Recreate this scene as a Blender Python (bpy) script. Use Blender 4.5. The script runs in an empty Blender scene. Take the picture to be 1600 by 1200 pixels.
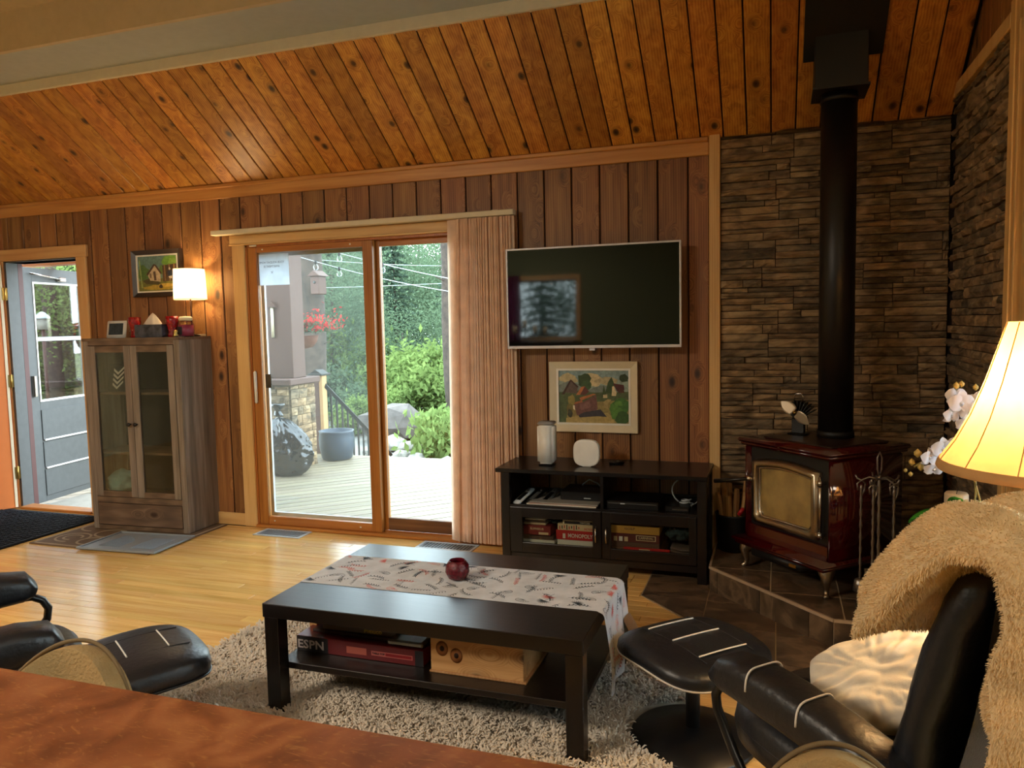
import bpy, bmesh, math, random
import numpy as np
from mathutils import Vector, Matrix, noise as MN
random.seed(7); np.random.seed(7)
SC = bpy.context.scene
PI = math.pi

# ------------------------------------------------------------------ camera
CAM = (0.0, -4.558, 1.43)
YAW, PITCH, ROLL = math.radians(19.074), math.radians(4.547), math.radians(-1.251)
fwd = Vector((-math.sin(YAW)*math.cos(PITCH), math.cos(YAW)*math.cos(PITCH), -math.sin(PITCH)))
rgt = Vector((math.cos(YAW), math.sin(YAW), 0)); upv = rgt.cross(fwd)
r2 = rgt*math.cos(ROLL) + upv*math.sin(ROLL); u2 = -rgt*math.sin(ROLL) + upv*math.cos(ROLL)
cd = bpy.data.cameras.new('camera'); cam = bpy.data.objects.new('camera', cd); SC.collection.objects.link(cam)
cd.sensor_fit = 'HORIZONTAL'; cd.sensor_width = 36; cd.lens = 36*1196.9/1600; cd.clip_start = .05; cd.clip_end = 300
cam.matrix_world = Matrix(((r2.x, u2.x, -fwd.x, CAM[0]), (r2.y, u2.y, -fwd.y, CAM[1]), (r2.z, u2.z, -fwd.z, CAM[2]), (0, 0, 0, 1)))
SC.camera = cam

# ------------------------------------------------------------------ light and exposure
def lin(h):
    if isinstance(h, str):
        c = [int(h[i:i+2], 16)/255 for i in (0, 2, 4)]
        return tuple(x/12.92 if x <= .04045 else ((x+.055)/1.055)**2.4 for x in c)
    return h
w = bpy.data.worlds.new('sky'); SC.world = w; w.use_nodes = True
wn, wl = w.node_tree.nodes, w.node_tree.links
bg = wn['Background']; SKY = 4.5
tc = wn.new('ShaderNodeTexCoord'); sx = wn.new('ShaderNodeSeparateXYZ'); cr = wn.new('ShaderNodeValToRGB')
wl.new(tc.outputs['Generated'], sx.inputs[0]); wl.new(sx.outputs['Z'], cr.inputs[0])
cr.color_ramp.elements[0].color = (.80, .93, 1, 1); cr.color_ramp.elements[1].color = (.66, .83, 1, 1)
wl.new(cr.outputs[0], bg.inputs[0]); bg.inputs[1].default_value = SKY
sd = bpy.data.lights.new('sun', 'SUN'); sd.energy = 2.3; sd.angle = math.radians(12); sd.color = (1, .96, .88)
so = bpy.data.objects.new('sun', sd); SC.collection.objects.link(so)
so.rotation_euler = (math.radians(-40), 0, math.radians(25))
def area(name, loc, size, power, col, rot=(0, 0, 0)):
    l = bpy.data.lights.new(name, 'AREA'); l.shape = 'RECTANGLE'; l.size, l.size_y = size; l.energy = power; l.color = col
    o = bpy.data.objects.new(name, l); SC.collection.objects.link(o); o.location = loc; o.rotation_euler = rot; return o
# kitchen ceiling panel behind the camera, then a fill panel
WARM = (1, .86, .68)
area('kitchen_ceiling_light', (-3.6, -5.2, 2.95), (1.2, 1.2), 76, WARM)
area('added_fill_light', (1.0, -5.8, 2.95), (.9, .9), 13, WARM)  # unseen warm fill added to brighten the right side
vs = SC.view_settings; vs.view_transform = 'Standard'; vs.look = 'None'; vs.gamma = 1; vs.use_curve_mapping = False
vs.exposure = 1.55
SC.cycles.use_denoising = True
SC.cycles.max_bounces = 9; SC.cycles.diffuse_bounces = 5; SC.cycles.transparent_max_bounces = 12
SC.cycles.sample_clamp_indirect = 6; SC.cycles.caustics_reflective = False; SC.cycles.caustics_refractive = False

# ------------------------------------------------------------------ mesh helpers
class MB:
    def __init__(s): s.v = []; s.f = []; s.m = []; s.sm = []
    def add(s, vs, fs, m=0, smooth=False, M=None):
        b = len(s.v)
        for p in vs:
            p = Vector(p)
            s.v.append(tuple(M @ p) if M is not None else tuple(p))
        for f in fs: s.f.append([b+i for i in f]); s.m.append(m); s.sm.append(smooth)
        return s
    def box(s, x0, x1, y0, y1, z0, z1, m=0, M=None):
        vs = [(x, y, z) for z in (z0, z1) for y in (y0, y1) for x in (x0, x1)]
        return s.add(vs, [(0, 2, 3, 1), (4, 5, 7, 6), (0, 1, 5, 4), (2, 6, 7, 3), (0, 4, 6, 2), (1, 3, 7, 5)], m, False, M)
    def cbox(s, x0, x1, y0, y1, z0, z1, c=.004, m=0, M=None):
        bm = bmesh.new(); bmesh.ops.create_cube(bm, size=1)
        for v in bm.verts: v.co = Vector(((x0+x1)/2+v.co.x*(x1-x0), (y0+y1)/2+v.co.y*(y1-y0), (z0+z1)/2+v.co.z*(z1-z0)))
        bmesh.ops.bevel(bm, geom=bm.edges[:], offset=c, segments=1, affect='EDGES')
        bm.verts.index_update(); s.add([v.co for v in bm.verts], [[v.index for v in f.verts] for f in bm.faces], m, False, M); bm.free(); return s
    def rbox(s, x0, x1, y0, y1, z0, z1, c=.02, seg=3, m=0, M=None):
        bm = bmesh.new(); bmesh.ops.create_cube(bm, size=1)
        for v in bm.verts: v.co = Vector(((x0+x1)/2+v.co.x*(x1-x0), (y0+y1)/2+v.co.y*(y1-y0), (z0+z1)/2+v.co.z*(z1-z0)))
        bmesh.ops.bevel(bm, geom=bm.edges[:], offset=c, segments=seg, affect='EDGES')
        bm.verts.index_update(); s.add([v.co for v in bm.verts], [[v.index for v in f.verts] for f in bm.faces], m, True, M); bm.free(); return s
    def tube(s, pts, r, n=8, m=0, caps=True, M=None, sq=None):
        pts = [Vector(p) for p in pts]; R = r if isinstance(r, (list, tuple)) else [r]*len(pts); vs = []; fs = []
        up = None
        for i, p in enumerate(pts):
            t = (pts[min(i+1, len(pts)-1)]-pts[max(i-1, 0)]).normalized()
            if up is None: up = Vector((0, 0, 1)) if abs(t.z) < .9 else Vector((1, 0, 0))
            a = t.cross(up).normalized(); b = a.cross(t).normalized(); up = b
            for k in range(n):
                w = 2*PI*k/n; q = sq if sq else (1, 1)
                vs.append(p+a*math.cos(w)*R[i]*q[0]+b*math.sin(w)*R[i]*q[1])
        for i in range(len(pts)-1):
            for k in range(n): fs.append((i*n+k, i*n+(k+1) % n, (i+1)*n+(k+1) % n, (i+1)*n+k))
        if caps: fs.append(list(range(n))[::-1]); fs.append([(len(pts)-1)*n+k for k in range(n)])
        return s.add(vs, fs, m, n > 5, M)
    def lathe(s, prof, c=(0, 0, 0), n=24, m=0, M=None, sm=True):
        vs = []; fs = []
        for r, z in prof:
            for k in range(n): vs.append((c[0]+r*math.cos(2*PI*k/n), c[1]+r*math.sin(2*PI*k/n), c[2]+z))
        for i in range(len(prof)-1):
            for k in range(n): fs.append((i*n+k, i*n+(k+1) % n, (i+1)*n+(k+1) % n, (i+1)*n+k))
        if prof[0][0] > 1e-5: fs.append(list(range(n))[::-1])
        if prof[-1][0] > 1e-5: fs.append([(len(prof)-1)*n+k for k in range(n)])
        return s.add(vs, fs, m, sm, M)
    def prism(s, poly, a0, a1, axis='z', m=0, M=None):
        def P(u, v, a): return {'z': (u, v, a), 'y': (u, a, v), 'x': (a, u, v)}[axis]
        n = len(poly); vs = [P(u, v, a0) for u, v in poly]+[P(u, v, a1) for u, v in poly]
        fs = [list(range(n))[::-1], list(range(n, 2*n))]+[(i, (i+1) % n, n+(i+1) % n, n+i) for i in range(n)]
        return s.add(vs, fs, m, False, M)
    def frame(s, x0, x1, z0, z1, w, y0, y1, m=0):   # rectangular frame standing in the xz plane
        s.box(x0, x0+w, y0, y1, z0, z1, m); s.box(x1-w, x1, y0, y1, z0, z1, m)
        s.box(x0+w, x1-w, y0, y1, z0, z0+w, m); s.box(x0+w, x1-w, y0, y1, z1-w, z1, m); return s
    def grid(s, fn, nu, nv, m=0, closed=False):
        vs = [fn(i/nu, j/nv) for i in range(nu+1) for j in range(nv+1)]
        fs = [(i*(nv+1)+j, (i+1)*(nv+1)+j, (i+1)*(nv+1)+j+1, i*(nv+1)+j+1) for i in range(nu) for j in range(nv)]
        return s.add(vs, fs, m, True)
    def mesh(s, name, mats):
        me = bpy.data.meshes.new(name); me.from_pydata(s.v, [], s.f)
        for m in (mats if isinstance(mats, (list, tuple)) else [mats]): me.materials.append(m)
        me.polygons.foreach_set('material_index', s.m); me.polygons.foreach_set('use_smooth', s.sm)
        bm = bmesh.new(); bm.from_mesh(me); bmesh.ops.recalc_face_normals(bm, faces=bm.faces[:]); bm.to_mesh(me); bm.free()
        return me
def link(name, data, parent=None, loc=None, rot=None, scl=None):
    o = bpy.data.objects.new(name, data); SC.collection.objects.link(o)
    if parent is not None: o.parent = parent
    if loc is not None: o.location = loc
    if rot is not None: o.rotation_euler = rot
    if scl is not None: o.scale = scl
    return o
def obj(name, mb, mats, parent=None, loc=None, rot=None, bevel=0, seg=2, kind=None, label=None, sub=0):
    o = link(name, mb.mesh(name, mats), parent, loc, rot)
    if bevel:
        b = o.modifiers.new('b', 'BEVEL'); b.width = bevel; b.segments = seg; b.limit_method = 'ANGLE'; b.angle_limit = .7; b.harden_normals = False
    if sub:
        u = o.modifiers.new('s', 'SUBSURF'); u.levels = sub; u.render_levels = sub
    if kind: o['kind'] = kind
    if label: o['label'] = label
    return o
def tag(o, label, cat, group=None):
    o['label'] = label; o['category'] = cat
    if group: o['group'] = group
    return o
def thing(name, label, cat, loc=(0, 0, 0), rz=0, group=None, rot=None):
    o = link(name, None, None, loc, rot or (0, 0, rz)); o.empty_display_size = .05
    return tag(o, label, cat, group)
def struct(name, mb, mats, **k): return obj(name, mb, mats, kind='structure', **k)
def raw(name, V, F, mats, parent=None, mi=None, smooth=False, quads=True):   # fast mesh from numpy
    me = bpy.data.meshes.new(name); n = len(F); k = F.shape[1]
    me.vertices.add(len(V)); me.vertices.foreach_set('co', V.astype(np.float32).ravel())
    me.loops.add(n*k); me.loops.foreach_set('vertex_index', F.astype(np.int32).ravel())
    me.polygons.add(n); me.polygons.foreach_set('loop_start', np.arange(0, n*k, k, dtype=np.int32))
    try: me.polygons.foreach_set('loop_total', np.full(n, k, dtype=np.int32))
    except Exception: pass
    for m in (mats if isinstance(mats, (list, tuple)) else [mats]): me.materials.append(m)
    if mi is not None: me.polygons.foreach_set('material_index', mi.astype(np.int32))
    me.polygons.foreach_set('use_smooth', np.full(n, smooth))
    me.update(); me.validate()
    return me
def text(name, s, size, mat, parent, M, ext=.0006, mirror=False, sx=1, bold=False, label=None):
    cu = bpy.data.curves.new(name, 'FONT'); cu.body = s; cu.size = size; cu.extrude = ext; cu.align_x = 'CENTER'; cu.align_y = 'CENTER'
    cu.resolution_u = 2
    if bold: cu.offset = size*.02
    t = bpy.data.objects.new(name, cu); SC.collection.objects.link(t)
    bpy.context.view_layer.update(); dg = bpy.context.evaluated_depsgraph_get()
    me = bpy.data.meshes.new_from_object(t.evaluated_get(dg)); bpy.data.objects.remove(t); bpy.data.curves.remove(cu)
    S = Matrix.Diagonal((-sx if mirror else sx, 1, 1, 1)); me.transform(M @ S); me.materials.clear(); me.materials.append(mat)
    return link(name, me, parent)
def FRONT(x, y, z): return Matrix.Translation((x, y, z)) @ Matrix.Rotation(PI/2, 4, 'X')   # faces -y

# ------------------------------------------------------------------ materials
MATS = {}
def nm(name):
    m = bpy.data.materials.new(name); m.use_nodes = True; N, L = m.node_tree.nodes, m.node_tree.links
    return m, N, L, N['Principled BSDF']
def S4(c): c = lin(c); return (c[0], c[1], c[2], 1)
def node(N, t, **k):
    n = N.new(t)
    for a, b in k.items(): setattr(n, a, b)
    return n
def ramp(N, L, src, stops):
    r = N.new('ShaderNodeValToRGB'); e = r.color_ramp.elements
    while len(e) < len(stops): e.new(.5)
    for i, (p, c) in enumerate(stops):
        e[i].position = p; e[i].color = S4(c) if not isinstance(c, (int, float)) else (c, c, c, 1)
    L.new(src, r.inputs[0]); return r.outputs[0]
def mixc(N, L, f, a, b, mode='MIX'):
    x = N.new('ShaderNodeMix'); x.data_type = 'RGBA'; x.blend_type = mode
    for s, v in ((0, f), (6, a), (7, b)):
        if isinstance(v, (int, float)): x.inputs[s].default_value = v
        elif isinstance(v, (tuple, str)): x.inputs[s].default_value = S4(v)
        else: L.new(v, x.inputs[s])
    return x.outputs[2]
def math_(N, L, op, a, b=0):
    x = N.new('ShaderNodeMath'); x.operation = op
    for i, v in enumerate((a, b)):
        if isinstance(v, (int, float)): x.inputs[i].default_value = v
        else: L.new(v, x.inputs[i])
    return x.outputs[0]
def bump(N, L, P, h, strength=.3, dist=.01):
    b = N.new('ShaderNodeBump'); b.inputs['Strength'].default_value = strength; b.inputs['Distance'].default_value = dist
    L.new(h, b.inputs['Height']); L.new(b.outputs[0], P.inputs['Normal'])
def coords(N, L, kind='pos', scale=(1, 1, 1), rnd=True, rot=(0, 0, 0)):
    if kind == 'pos': src = N.new('ShaderNodeNewGeometry').outputs['Position']
    else: src = N.new('ShaderNodeTexCoord').outputs['Object']
    if rnd:
        oi = N.new('ShaderNodeObjectInfo'); v = N.new('ShaderNodeVectorMath'); v.operation = 'SCALE'; v.inputs[0].default_value = (7.3, 11.1, 5.7)
        L.new(oi.outputs['Random'], v.inputs['Scale']); a = N.new('ShaderNodeVectorMath'); a.operation = 'ADD'; L.new(src, a.inputs[0]); L.new(v.outputs[0], a.inputs[1]); src = a.outputs[0]
    m = N.new('ShaderNodeMapping'); m.inputs['Scale'].default_value = scale; m.inputs['Rotation'].default_value = rot; L.new(src, m.inputs[0]); return m.outputs[0]
def noise(N, L, v, sc, det=3, dist=0, out=0):
    n = N.new('ShaderNodeTexNoise'); n.inputs['Scale'].default_value = sc; n.inputs['Detail'].default_value = det; n.inputs['Distortion'].default_value = dist
    L.new(v, n.inputs['Vector']); return n.outputs[out]
def plain(name, col, rough=.5, metal=0, spec=.5, var=0, vs=20, bmp=0, bs=60, coat=0, **k):
    m, N, L, P = nm(name); P.inputs['Base Color'].default_value = S4(col)
    P.inputs['Roughness'].default_value = rough; P.inputs['Metallic'].default_value = metal; P.inputs['Specular IOR Level'].default_value = spec
    P.inputs['Coat Weight'].default_value = coat
    v = coords(N, L, 'pos', rnd=False)
    n = noise(N, L, v, vs, 3)
    a = lin(col); d = var or .04
    L.new(ramp(N, L, n, [(.3, tuple(x*(1-d) for x in a)), (.7, tuple(min(1, x*(1+d)) for x in a))]), P.inputs['Base Color'])
    if bmp: bump(N, L, P, noise(N, L, v, bs, 4), bmp, .005)
    for kk, vv in k.items(): P.inputs[kk].default_value = vv
    return m
def wood(name, cols, axis='x', rough=.4, knots=0, gscale=1, pervar=.5, coat=0, spec=.5, plank=.13, contrast=1, kind='pos'):
    """grain along axis; colour varies from board to board; knots with rings"""
    m, N, L, P = nm(name); g = {'x': (.9, 14, 14), 'y': (14, .9, 14), 'z': (14, 14, .9)}[axis]
    g = tuple(a*gscale for a in g)
    v = coords(N, L, kind, g); kv = coords(N, L, kind, {'x': (4.2, 7.5, 7.5), 'y': (7.5, 4.2, 7.5), 'z': (7.5, 7.5, 4.2)}[axis])
    oi = N.new('ShaderNodeObjectInfo')
    if knots:
        vo = N.new('ShaderNodeTexVoronoi'); vo.inputs['Scale'].default_value = 1.15; vo.inputs['Randomness'].default_value = 1; L.new(kv, vo.inputs['Vector'])
        sep = N.new('ShaderNodeSeparateColor'); L.new(vo.outputs['Color'], sep.inputs[0])
        on = math_(N, L, 'LESS_THAN', sep.outputs[0], knots)
        near = ramp(N, L, vo.outputs['Distance'], [(0, 1.), (.42, 0.)])
        dv = N.new('ShaderNodeVectorMath'); dv.operation = 'MULTIPLY_ADD'; L.new(near, dv.inputs[0]); dv.inputs[1].default_value = (1.5, 1.5, 1.5); L.new(v, dv.inputs[2]); v = dv.outputs[0]
    n1 = noise(N, L, v, 1.6, 5, .5)
    wv = N.new('ShaderNodeTexWave'); wv.wave_type = 'BANDS'; wv.bands_direction = {'x': 'Y', 'y': 'X', 'z': 'X'}[axis]
    wv.inputs['Scale'].default_value = 1.6; wv.inputs['Distortion'].default_value = 5; wv.inputs['Detail'].default_value = 4; wv.inputs['Detail Scale'].default_value = .6; L.new(v, wv.inputs['Vector'])
    t = math_(N, L, 'ADD', math_(N, L, 'MULTIPLY', n1, 1-.17*contrast), math_(N, L, 'MULTIPLY', wv.outputs['Fac'], .17*contrast))
    c = ramp(N, L, t, [(.25, cols[0]), (.5, cols[1]), (.75, cols[2])])
    r = ramp(N, L, oi.outputs['Random'], [(0, 1-pervar*.62), (.5, 1.), (1, 1+pervar*.5)])
    hs = N.new('ShaderNodeHueSaturation'); L.new(c, hs.inputs['Color']); L.new(r, hs.inputs['Value'])
    hh = math_(N, L, 'ADD', math_(N, L, 'MULTIPLY', math_(N, L, 'FRACT', math_(N, L, 'MULTIPLY', oi.outputs['Random'], 37.7)), .012), .495); L.new(hh, hs.inputs['Hue'])
    c = hs.outputs[0]
    if knots:
        k1 = math_(N, L, 'MULTIPLY', on, ramp(N, L, vo.outputs['Distance'], [(.05, 1.), (.13, .8), (.19, .25), (.34, 0.)]))
        c = mixc(N, L, k1, c, '2a1206')
    L.new(c, P.inputs['Base Color']); P.inputs['Roughness'].default_value = rough; P.inputs['Coat Weight'].default_value = coat; P.inputs['Coat Roughness'].default_value = .12
    P.inputs['Specular IOR Level'].default_value = spec
    bump(N, L, P, t, .12, .003)
    return m
M = {}
M['cedar'] = wood('cedar_ceiling', ('8c501e', 'b87a34', 'd29a46'), 'y', .42, knots=.62, pervar=.40)
M['panel'] = wood('knotty_wall_board', ('623a1a', '885830', 'a07242'), 'z', .5, knots=.28, pervar=.42)
M['moulding'] = wood('crown_moulding', ('8a5224', 'a87038', 'bc884c'), 'x', .4)
M['pine_x'] = wood('pine_casing_across', ('b98850', 'cfa468', 'dab47c'), 'x', .45, pervar=.1)
M['pine_z'] = wood('pine_casing_upright', ('b98850', 'cfa468', 'dab47c'), 'z', .45, pervar=.1)
M['sash_x'] = wood('fir_sash_across', ('8a4c16', 'a5642a', 'b87a3c'), 'x', .35, pervar=.1)
M['sash_z'] = wood('fir_sash_upright', ('8a4c16', 'a5642a', 'b87a3c'), 'z', .35, pervar=.1)
M['maple'] = wood('maple_floor', ('c49450', 'dcae68', 'e8c07c'), 'x', .16, pervar=.22, spec=.6, contrast=.6, gscale=1.5)
M['dark_seam'] = plain('dark_seam', '1c0e07', .9)
M['wall_paint'] = plain('wall_paint', 'a8a68c', .8)
M['green_paint'] = plain('sage_wall_paint', '6c7458', .8)
M['cream_paint'] = plain('cream_paint', 'cfc2a4', .6)
M['daylit_soffit'] = plain('daylit_soffit_paint', 'a2a69c', .6); M['plaster'] = plain('tan_plaster', 'b8a580', .8)  # cool daylight on the soffit is put into its colour
M['cab_z'] = wood('weathered_oak_upright', ('5c5044', '7a6c5e', '94867a'), 'z', .5, pervar=.05, contrast=1.3, gscale=1.6)
M['cab_x'] = wood('weathered_oak_across', ('4c3c30', '66503e', '7c6450'), 'x', .5, pervar=.05, contrast=1.3, gscale=1.6)
M['espresso'] = wood('espresso_veneer', ('0d0908', '130d0b', '1a120f'), 'x', .3, pervar=.1, spec=.5, gscale=1.5)
M['espresso_z'] = wood('espresso_veneer_upright', ('0d0908', '130d0b', '1a120f'), 'z', .27, pervar=.1, spec=.5)
M['black'] = plain('satin_black', '0b0a0a', .35)
M['matte_black'] = plain('matte_black_steel', '100e0d', .55, metal=.2)
M['leather'] = plain('black_leather', '13161c', .40, bmp=.35, bs=55, spec=.6)
M['leather2'] = plain('perforated_black_leather', '101318', .55, bmp=.3, bs=300)
M['piping'] = plain('white_piping', 'd8d2c8', .5)
M['chrome'] = plain('polished_steel', 'b9b2a8', .22, metal=1)
M['nickel'] = plain('brushed_nickel', 'a89a86', .3, metal=1, var=.1)
M['alu'] = plain('white_aluminium', 'b4bcc0', .35, metal=0)
M['white'] = plain('white_plastic', 'e2ded4', .4)
M['tvwhite'] = plain('tv_bezel', 'd0cdd2', .3)
M['screen'] = plain('tv_screen', '050605', .04, spec=.5)
M['enamel'] = plain('burgundy_enamel', '3d0408', .1, coat=.6)
M['steel_dark'] = plain('dark_wrought_iron', '8a847e', .34, metal=.9, bmp=.3, bs=90)
M['brass'] = plain('brass', 'a88b4c', .3, metal=1)
M['red_paint'] = plain('orange_door_paint', 'c87440', .28, var=.02)
M['storm_grey'] = plain('grey_door_paint', '474846', .5, var=.08)
M['rust'] = plain('dark_red_frame', '4a2018', .5)
M['deck'] = wood('weathered_deck', ('5a4e40', '766a54', '877a64'), 'x', .6, pervar=.2, kind='obj')
M['post'] = plain('brown_post_paint', '4a2c22', .6)
M['newwood'] = wood('new_fir_post', ('9c7040', 'b08454', 'bc9464'), 'z', .6)
M['stonegrey'] = plain('grey_cut_stone', '504a46', .85, var=.35, vs=6, bmp=.6, bs=25)
M['gravel'] = plain('pale_gravel', '7c7a76', .95, var=.25, vs=30, bmp=.9, bs=70)
M['soil'] = plain('forest_soil', '5c5a38', .95, var=.4, vs=2, bmp=.8, bs=10)
M['grass'] = plain('grass_green', '5f9440', .7, var=.3, vs=3)
M['bark'] = plain('pine_bark', '42362f', .9, var=.45, vs=12, bmp=1, bs=18)
def leafm(name, col, tr=.45):
    m, N, L, P = nm(name); out = N['Material Output']; N.remove(P)
    d = N.new('ShaderNodeBsdfDiffuse'); t = N.new('ShaderNodeBsdfTranslucent'); x = N.new('ShaderNodeMixShader'); x.inputs[0].default_value = tr
    a = lin(col); c = ramp(N, L, noise(N, L, coords(N, L, 'pos', rnd=False), 5, 2), [(.3, tuple(q*.65 for q in a)), (.7, tuple(min(1, q*1.25) for q in a))])
    L.new(c, d.inputs[0]); L.new(c, t.inputs[0]); L.new(d.outputs[0], x.inputs[1]); L.new(t.outputs[0], x.inputs[2]); L.new(x.outputs[0], out.inputs[0]); return m
M['leaf_dark'] = leafm('conifer_needles', '48584a'); M['leaf_mid'] = leafm('forest_leaves', '5c6e56'); M['leaf_bright'] = leafm('young_leaves', '72864e')
M['leaf_pot'] = leafm('orchid_leaf', '2c6424', .15)
def thin_glass(name, tint=(1, 1, 1), rough=0, refl=1.0):
    m, N, L, P = nm(name); out = N['Material Output']; N.remove(P)
    t = N.new('ShaderNodeBsdfTransparent'); t.inputs[0].default_value = (*tint, 1); g = N.new('ShaderNodeBsdfGlossy'); g.inputs['Roughness'].default_value = rough
    f = N.new('ShaderNodeFresnel'); f.inputs[0].default_value = 1.45; x = N.new('ShaderNodeMixShader')
    L.new(math_(N, L, 'MULTIPLY', f.outputs[0], refl), x.inputs[0])
    L.new(t.outputs[0], x.inputs[1]); L.new(g.outputs[0], x.inputs[2]); L.new(x.outputs[0], out.inputs[0]); return m
M['glass'] = thin_glass('window_glass', (.97, 1, .985), refl=.8)
M['smoked'] = thin_glass('cabinet_glass', (.86, .88, .86), refl=.35)
def veil(name, col, op):
    m, N, L, P = nm(name); out = N['Material Output']; N.remove(P)
    t = N.new('ShaderNodeBsdfTransparent'); d = N.new('ShaderNodeBsdfDiffuse'); d.inputs[0].default_value = S4(col); tr = N.new('ShaderNodeBsdfTranslucent'); tr.inputs[0].default_value = S4(col)
    a = N.new('ShaderNodeMixShader'); L.new(d.outputs[0], a.inputs[1]); L.new(tr.outputs[0], a.inputs[2])
    x = N.new('ShaderNodeMixShader'); x.inputs[0].default_value = op; L.new(t.outputs[0], x.inputs[1]); L.new(a.outputs[0], x.inputs[2]); L.new(x.outputs[0], out.inputs[0]); return m
M['mesh'] = veil('insect_screen_mesh', '6c706e', .17)
def cloth(name, col, tr=0, bmp=.2, bs=200, rough=.9, emit=0):
    m, N, L, P = nm(name); out = N['Material Output']; P.inputs['Roughness'].default_value = rough; P.inputs['Specular IOR Level'].default_value = .2
    a = lin(col); v = coords(N, L, 'pos', rnd=False)
    c = ramp(N, L, noise(N, L, v, 14, 4), [(.3, tuple(q*.9 for q in a)), (.7, tuple(min(1, q*1.08) for q in a))]); L.new(c, P.inputs['Base Color'])
    bump(N, L, P, noise(N, L, v, bs, 3), bmp, .003)
    if tr:
        t = N.new('ShaderNodeBsdfTranslucent'); L.new(c, t.inputs[0]); x = N.new('ShaderNodeMixShader'); x.inputs[0].default_value = tr
        L.new(P.outputs[0], x.inputs[1]); L.new(t.outputs[0], x.inputs[2]); L.new(x.outputs[0], out.inputs[0])
    if emit: P.inputs['Emission Color'].default_value = S4(col); P.inputs['Emission Strength'].default_value = emit
    return m
M['vane'] = cloth('blind_vane', 'f0d8c4', .45, .0)
M['fleece'] = cloth('fleece_blanket', 'f2dcb2', .35, .5, 120)
M['pile'] = cloth('rug_pile', 'd6cbbb', .1, 0)
M['rugback'] = cloth('rug_backing', 'a89c8a')
M['runner'] = cloth('table_runner', 'd0d4d8', 0, .1, 400)
M['print_grey'] = cloth('runner_print_grey', '525c66'); M['print_coral'] = cloth('runner_print_coral', 'd87c78')
M['pillow'] = cloth('white_pillow', 'ddd4c4', 0, .1)
M['tweed'] = cloth('tan_tweed', 'a5895c', 0, 1, 190)
M['mat_black'] = cloth('black_doormat', '16181c', 0, 1, 120)
M['mat_brown'] = cloth('brown_rug', '6c5a48'); M['mat_cream'] = cloth('cream_rug_pattern', '9c8a70')
M['tray'] = plain('grey_plastic_tray', '8a9298', .4)
M['ledge'] = None
def stone_mat():
    m, N, L, P = nm('ledgestone'); oi = N.new('ShaderNodeObjectInfo'); v = coords(N, L, 'pos', (1, 1, 2.2))
    n = noise(N, L, v, 9, 6, .6)
    c = ramp(N, L, n, [(.28, '5c5142'), (.45, '8e7e68'), (.6, 'b09e84'), (.78, 'ccbca2')])
    c2 = ramp(N, L, oi.outputs['Random'], [(0, '6c685e'), (.2, 'c4ae90'), (.5, 'e0c8a4'), (.8, 'a09888'), (1, 'ffeccc')])
    L.new(mixc(N, L, .85, c, c2, 'MULTIPLY'), P.inputs['Base Color']); P.inputs['Roughness'].default_value = .85
    bump(N, L, P, noise(N, L, v, 22, 6, .3), .9, .012); return m
M['ledge'] = stone_mat()
def tile_mat():
    m, N, L, P = nm('slate_tile'); v = coords(N, L, 'pos', (1, 1, 1)); n = noise(N, L, v, 5, 7, 1.5)
    c = ramp(N, L, n, [(.3, '352a20'), (.5, '544434'), (.56, '6c5844'), (.7, '443628')]); L.new(c, P.inputs['Base Color']); P.inputs['Roughness'].default_value = .38
    bump(N, L, P, n, .3, .004); return m
M['tile'] = tile_mat(); M['edge'] = plain('hearth_edge_strip', 'a8927a', .4); M['grout'] = plain('tile_grout', '9a8668', .8)
def counter_mat():
    m, N, L, P = nm('copper_laminate'); v = coords(N, L, 'pos', (1, 1, 1), rnd=False)
    w1 = noise(N, L, v, 9, 6, 1.2); mm = node(N, 'ShaderNodeMapping'); mm.inputs['Scale'].default_value = (22, 60, 22); mm.inputs['Rotation'].default_value = (0, 0, .7); L.new(v, mm.inputs[0])
    w2 = noise(N, L, mm.outputs[0], 1.2, 6, 3)
    c = ramp(N, L, w1, [(.35, '6c3a1e'), (.55, '8e522e'), (.7, '9e643c')]); hi = ramp(N, L, w2, [(.56, 0.), (.68, .6)])
    L.new(mixc(N, L, hi, c, 'a87440'), P.inputs['Base Color']); P.inputs['Roughness'].default_value = .38; return m
M['counter'] = counter_mat()
def shade_mat(name, col, tr, em):
    m = cloth(name, col, tr, .1, 300); return m
M['shade_white'] = shade_mat('white_lamp_shade', 'fff0d0', .6, 0); M['shade_gold'] = shade_mat('gold_lamp_shade', 'e8c088', .5, 0)
# ================================================================== the setting
# ---- shared plank meshes
def plank_mesh(name, L, W, T, mat, axis='z', ch=.004):
    mb = MB()
    if axis == 'z': mb.cbox(0, W, 0, T, 0, L, ch)
    elif axis == 'x': mb.cbox(0, L, 0, W, 0, T, ch)
    return mb.mesh(name, mat)
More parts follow.
